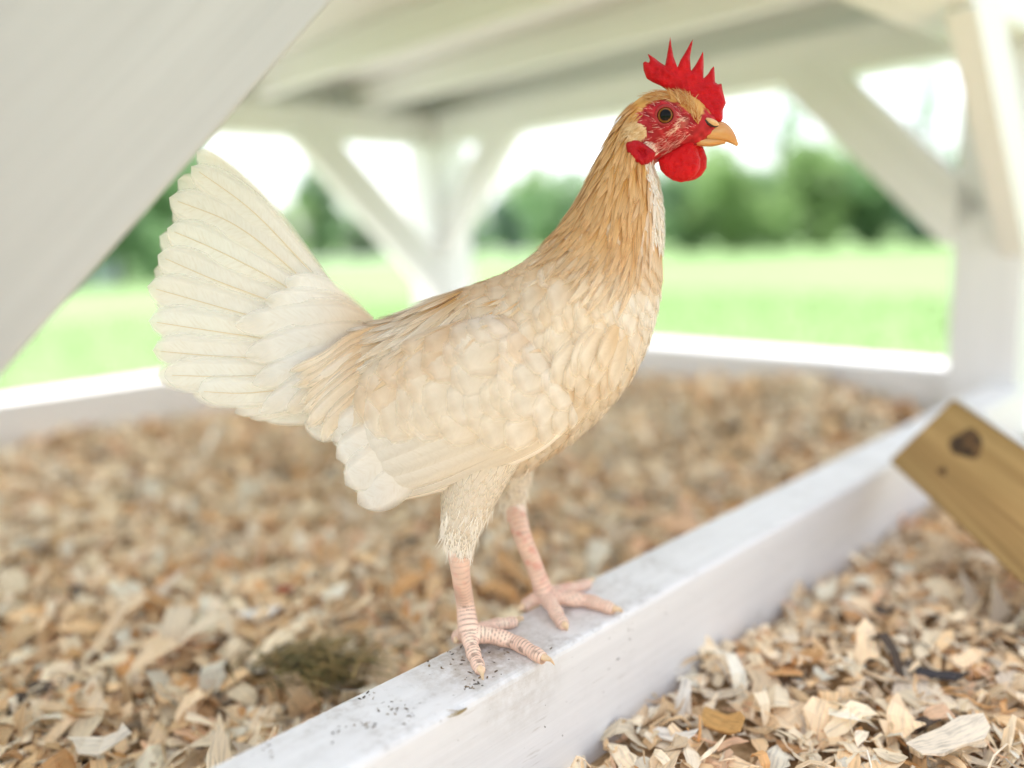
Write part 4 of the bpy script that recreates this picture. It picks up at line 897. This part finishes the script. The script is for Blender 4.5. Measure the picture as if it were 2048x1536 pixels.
# ---- tail: two fans of broad feathers, each with its shaft
M_SHAFT = plain_mat('feather_shaft', (.78, .67, .50), .5)
def path_feather(P, W, nrm, c_root, c_tip, K=46, Mx=11, cup=.16, shaft=True, kind='tail', asym=0.0, name='tail_feather', edge=None):
    P = smooth_path(P, K); T = np.gradient(P, axis=0); T /= np.linalg.norm(T, axis=1)[:, None]; X = np.cross(T, nrm); X /= np.linalg.norm(X, axis=1)[:, None]; Nn = np.cross(X, T)
    Lh = np.linalg.norm(np.diff(P, axis=0), axis=1).sum(); V = np.zeros((1, K, Mx, 3)); C = np.zeros((1, K, Mx, 4)); U = np.zeros((1, K, Mx, 2)); o_ = rng.uniform(0, 50); wav = rng.uniform(0, 6)
    for k in range(K):
        t = k / (K - 1)
        if kind == 'tail': hw = W * (min(1, .30 + 1.1 * t) if t < .8 else 1.0) * (1 if t < .80 else math.sqrt(max(.0004, 1 - ((t - .80) / .20) ** 2.2)))
        else: hw = W * max(.01, math.sin(min(1, .2 + t / .45 * .8) * math.pi / 2) if t < .45 else 1 - ((t - .45) / .55) ** 2.4) ** .6
        for j, x in enumerate(np.linspace(-1, 1, Mx)):
            xx = x + asym * (1 - x * x); V[0, k, j] = P[k] + X[k] * xx * hw - Nn[k] * cup * hw * x * x + Nn[k] * .0006 * math.sin(9 * t + 3 * x + wav)
            sh = sstep(.0, .75, t); C[0, k, j, :3] = c_root + (c_tip - c_root) * sh; C[0, k, j, 3] = t * (.84 if kind == 'tail' else .95); U[0, k, j] = (x, t * Lh / W + o_)
            if edge is not None: C[0, k, j, :3] += (edge - C[0, k, j, :3]) * .5 * sstep(.6, 1, abs(x))
    o = hobj(name, fmesh(name, V, C, U), M_FEATHER)
    if shaft:
        cl = V[0, :-2, Mx // 2] + Nn[:-2] * .0005; vv_, ff_ = tube(cl, np.linspace(.0008, .0003, K - 2), 6)
        so = obj('shaft', mesh_py('shaft', vv_, ff_), M_SHAFT, o)
    return o
TC, TB = np.array((.95, .935, .90)), np.array((.91, .85, .75))
near = [  # root (u,v,w), middle, tip, half width
    ((722, 652, -.002), (600, 520, -.004), (500, 418, -.005), (384, 334, -.004), .0150),
    ((716, 660, -.006), (585, 540, -.009), (470, 450, -.010), (346, 392, -.009), .0180),
    ((708, 668, -.010), (575, 575, -.014), (450, 508, -.016), (336, 452, -.015), .0180),
    ((700, 678, -.013), (560, 610, -.018), (430, 560, -.021), (309, 505, -.021), .0180),
    ((692, 690, -.016), (550, 645, -.022), (425, 610, -.025), (299, 572, -.026), .0185),
    ((684, 702, -.018), (550, 680, -.025), (425, 662, -.029), (302, 640, -.030), .0180),
    ((678, 716, -.020), (550, 715, -.028), (430, 712, -.032), (314, 705, -.034), .0175),
    ((674, 732, -.022), (560, 748, -.030), (450, 752, -.035), (330, 752, -.037), .0165),
    ((670, 748, -.024), (580, 775, -.032), (490, 786, -.037), (400, 782, -.039), .0150)]
for k, (a, b_, c, d, W_) in enumerate(near):
    j_ = rng.uniform(-9, 7); d = (d[0] + j_, d[1] + rng.uniform(-6, 6), d[2]); P = [hen(*x) for x in (a, b_, c, d)]; path_feather(P, W_, np.array([.25, -1, .15 - .05 * k]), TB, TC * rng.uniform(.97, 1.03), edge=WHITE)
for k, (a, b_, c, d, W_) in enumerate(near):
    sh = (6, -16) if k < 7 else (-10, 4)
    P = [hen(x[0] + sh[0] * f, x[1] + sh[1] * f - 4 * f, -x[2] + .003) for x, f in ((a, 0), (b_, .6), (c, 1), (d, 1.6))]
    path_feather(P, W_, np.array([.25, 1, .15]), TB, TC, shaft=k % 2 == 0, edge=WHITE)
# tail coverts: soft broad feathers over the roots of the tail
for (a, b_, c, W_, c0_, c1_) in [
    ((745, 655, -.012), (640, 640, -.030), (470, 650, -.036), .0190, TB, TC * .98), ((740, 668, -.016), (640, 680, -.034), (490, 712, -.041), .0185, TB, TC * .97),
    ((735, 682, -.020), (640, 718, -.037), (505, 768, -.044), .0170, TB, TC * .96), ((735, 700, -.024), (650, 750, -.040), (520, 825, -.044), .0150, BUFF * .5 + CREAM * .5, TC * .96),
    ((735, 715, -.028), (665, 770, -.043), (572, 825, -.046), .0140, BUFF * .5 + CREAM * .5, CREAM), ((740, 730, -.031), (690, 790, -.046), (640, 842, -.048), .0130, BUFF * .6 + CREAM * .4, CREAM),
    ((750, 745, -.034), (710, 810, -.049), (668, 868, -.050), .0125, BUFF * .6 + CREAM * .4, CREAM), ((735, 650, -.006), (650, 590, -.020), (570, 560, -.026), .0150, TB, TC), 
    ((742, 652, -.010), (640, 615, -.026), (530, 600, -.033), .0160, TB, TC)]:
    path_feather([hen(*a), hen(*b_), hen(*c)], W_, np.array([.2, -1, .1]), c0_ * .4 + (BUFF * .8 + GOLD * .2) * .6, c1_, K=22, Mx=9, shaft=False, kind='covert', name='tail_covert')
for (a, b_, c, W_) in [((640, 800, -.01), (560, 812, -.012), (500, 836, -.012), .0110), ((660, 820, .0), (600, 830, .002), (520, 834, .004), .0100), ((620, 780, -.02), (540, 800, -.024), (470, 826, -.024), .0120), ((690, 850, -.02), (650, 860, -.025), (610, 842, -.025), .0110),
    ((790, 850, -.064), (725, 895, -.068), (672, 915, -.058), .0190), ((800, 885, -.068), (735, 945, -.070), (690, 968, -.060), .0190), ((760, 815, -.058), (705, 855, -.062), (664, 880, -.052), .0160), ((830, 925, -.068), (770, 980, -.070), (716, 1008, -.060), .0180), ((780, 790, -.056), (715, 820, -.058), (655, 850, -.050), .0150)]:
    path_feather([hen(*a), hen(*b_), hen(*c)], W_, np.array([.2, -1, .1]), CREAM, WHITE, K=14, Mx=7, shaft=False, kind='covert', name='tail_covert')

# long saddle feathers sweeping from the rump over the side of the tail
for k in range(34):
    f_ = k / 33; jx, jy = rng.uniform(-16, 16), rng.uniform(-10, 10)
    P = [hen(800 - 30 * f_ + jx * .5, 650 + 95 * f_ + jy * .5, -.020 - .034 * f_), hen(722 - 6 * f_ + jx, 678 + 112 * f_ + jy, -.034 - .024 * f_), hen(665 - 5 * f_ + jx, 716 + 122 * f_ + jy, -.045 - .014 * f_), hen(596 + 46 * f_ + jx * 1.5, 742 + 128 * f_ + jy * 1.5, -.050 - .008 * f_)]
    g_ = rng.uniform(0, 1) * (1 - .5 * f_)
    path_feather(P, rng.uniform(.0050, .0082), np.array([.2, -1, .1]), BUFF + (GOLD - BUFF) * g_ * .8, CREAM + (BUFF - CREAM) * g_ * .6, K=16, Mx=5, shaft=False, kind='covert', name='saddle_feather')

# loose downy wisps where the thigh ends and along the belly line
dv, df, dc = [], [], []
def wisp(p, d, L, w_, colr):
    x = np.cross(d, fw); x /= np.linalg.norm(x); b0 = len(dv); sag = rng.normal(0, .12)
    for t in (0, .35, .7, 1):
        c_ = p + d * L * t + x * L * sag * t * t; dv.extend([c_ - x * w_ * (1 - t * .8), c_ + x * w_ * (1 - t * .8)]); dc.extend([colr] * 2)
    df.extend([(b0 + 2 * i, b0 + 2 * i + 1, b0 + 2 * i + 3, b0 + 2 * i + 2) for i in range(3)])
for lf, m_ in ((THIGH_N, 420), (THIGH_F, 260)):
    s = rng.uniform(.55, 3.2, m_) ** 1.0; th = rng.uniform(-math.pi, math.pi, m_); p, ds, dt, nn = lf.frame(s, th)
    for i in range(m_):
        d = -ds[i] / np.linalg.norm(ds[i]) + nn[i] * rng.uniform(.05, .4) + rng.normal(0, .15, 3); d /= np.linalg.norm(d); wisp(p[i] + nn[i] * .0008, d, rng.uniform(.007, .016), rng.uniform(.0002, .0006), CREAM * rng.uniform(.9, 1.05))
s = rng.uniform(2.6, 5.4, 110); th = math.pi + rng.normal(0, .35, 110); p, ds, dt, nn = BODY.frame(s, th)
for i in range(110):
    d = -ds[i] / np.linalg.norm(ds[i]) + nn[i] * rng.uniform(.1, .35) + rng.normal(0, .2, 3); d /= np.linalg.norm(d); wisp(p[i] + nn[i] * .003, d, rng.uniform(.007, .014), rng.uniform(.0002, .0005), CREAM)
tag(hobj('down', mesh_np('down', np.array(dv), np.array(df), np.clip(np.array(dc), 0, .96)), attr_mat('down', .8)), kind='stuff')

# ---- fine bristles on the bare red face and the forehead
bv, bf, bc = [], [], []
def hair(p, d, n3, L, r, colr, arc=.3):
    x = np.cross(d, n3); x /= np.linalg.norm(x); b0 = len(bv)
    for t in (0, .35, .7, 1):
        cpt = p + d * L * t + n3 * (.0008 + L * arc * t * (1 - t * .7)); w_ = r * (1 - t * .85); bv.extend([cpt - x * w_, cpt + x * w_]); bc.extend([colr] * 2)
    bf.extend([(b0 + 2 * i, b0 + 2 * i + 1, b0 + 2 * i + 3, b0 + 2 * i + 2) for i in range(3)])
def face_hairs(poly, n, dirp, L, r, cols, arc=.3, avoid_eye=True, spread=.35, off=0.0):
    P = np.array(poly, float); k = 0
    while k < n:
        u, v = rng.uniform(P[:, 0].min(), P[:, 0].max()), rng.uniform(P[:, 1].min(), P[:, 1].max())
        if not inpoly(np.array([u]), np.array([v]), poly)[0] or (avoid_eye and math.hypot(u - 1329, v - 232) < 21): continue
        k += 1
        sel = np.argmin((bu - u) ** 2 + (bv_ - v) ** 2 + 1e6 * (bw > 0)); n3 = up_n[sel]; p = BV2[sel] + n3 * off
        dx, dy = dirp(u, v); an = math.atan2(dy, dx) + rng.normal(0, spread); d = rt * math.cos(an) - up * math.sin(an); d = d - n3 * (d @ n3); d /= np.linalg.norm(d)
        hair(p, d, n3, L * rng.uniform(.6, 1.4), r * rng.uniform(.6, 1.3), np.array(cols[rng.integers(len(cols))]) * rng.uniform(.85, 1.1), arc)
PINK = [(.72, .30, .26), (.66, .16, .14), (.78, .48, .40), (.58, .08, .07)]
face_hairs([(1262, 235), (1300, 205), (1350, 205), (1390, 240), (1395, 262), (1350, 300), (1310, 325), (1295, 300), (1265, 275)], 200, lambda u, v: (-.8, -.15 + .006 * (v - 240)), .0036, .00016, PINK)
face_hairs([(1295, 290), (1350, 262), (1385, 262), (1360, 290), (1312, 325)], 130, lambda u, v: (-.8, .5), .0060, .00017, PINK)
face_hairs([(1290, 282), (1310, 284), (1318, 305), (1300, 308)], 90, lambda u, v: (-.6, .5), .0055, .0003, [(.85, .7, .6), (.8, .5, .42)])
ORG = [(.54, .25, .06), (.60, .33, .11), (.46, .15, .03), (.62, .38, .16)]
face_hairs([(1292, 186), (1325, 176), (1352, 183), (1376, 190), (1392, 212), (1402, 236), (1396, 250), (1380, 228), (1360, 208), (1330, 198), (1300, 204)], 420, lambda u, v: ((-.9, .15) if u < 1340 else (-.25, -.95 + .0 * u)), .0082, .00034, ORG, .25, spread=.4)
face_hairs([(1258, 262), (1264, 250), (1278, 247), (1290, 256), (1293, 272), (1280, 281), (1262, 280)], 420, lambda u, v: (-.75, .55), .0062, .00030, [(.66, .42, .2), (.76, .55, .32), (.58, .34, .14)], .4, off=.0030)
face_hairs([(1350, 250), (1366, 234), (1374, 238), (1352, 262), (1335, 270)], 45, lambda u, v: (-.75, .6), .0045, .00025, [(.75, .45, .33), (.68, .36, .26)])
tag(hobj('face_bristles', mesh_np('face_bristles', np.array(bv), np.array(bf), np.array(bc)), attr_mat('bristle', .6)), kind='stuff')

# a wisp of straw stuck to the front edge of the sill
V, Fc = [], []
for (u0, v0, u1, v1, r) in ((905, 1402, 896, 1434, .0009), (908, 1400, 901, 1428, .0007), (903, 1404, 893, 1420, .0006)):
    p0 = ac(*to_ac(on_z(u0, v0, .108))[:1], .4352, .107); q_ = ray(u1, v1); p1 = CAM + q_ * ((.4350 - CAM @ CX) / (q_ @ CX)); b0 = len(V)
    v2, f2 = tube(smooth_path([p0, (p0 + p1) / 2 - CX * .002, p1], 6), np.linspace(r, r * .3, 6), 6); V += list(v2); Fc += [tuple(x + b0 for x in f) for f in f2]
tag(obj('straw_wisp', mesh_py('straw_wisp', V, Fc), plain_mat('straw', (.36, .27, .12), .8)), 'tiny wisp of brown straw on the sill edge below the hen foot', 'straw')
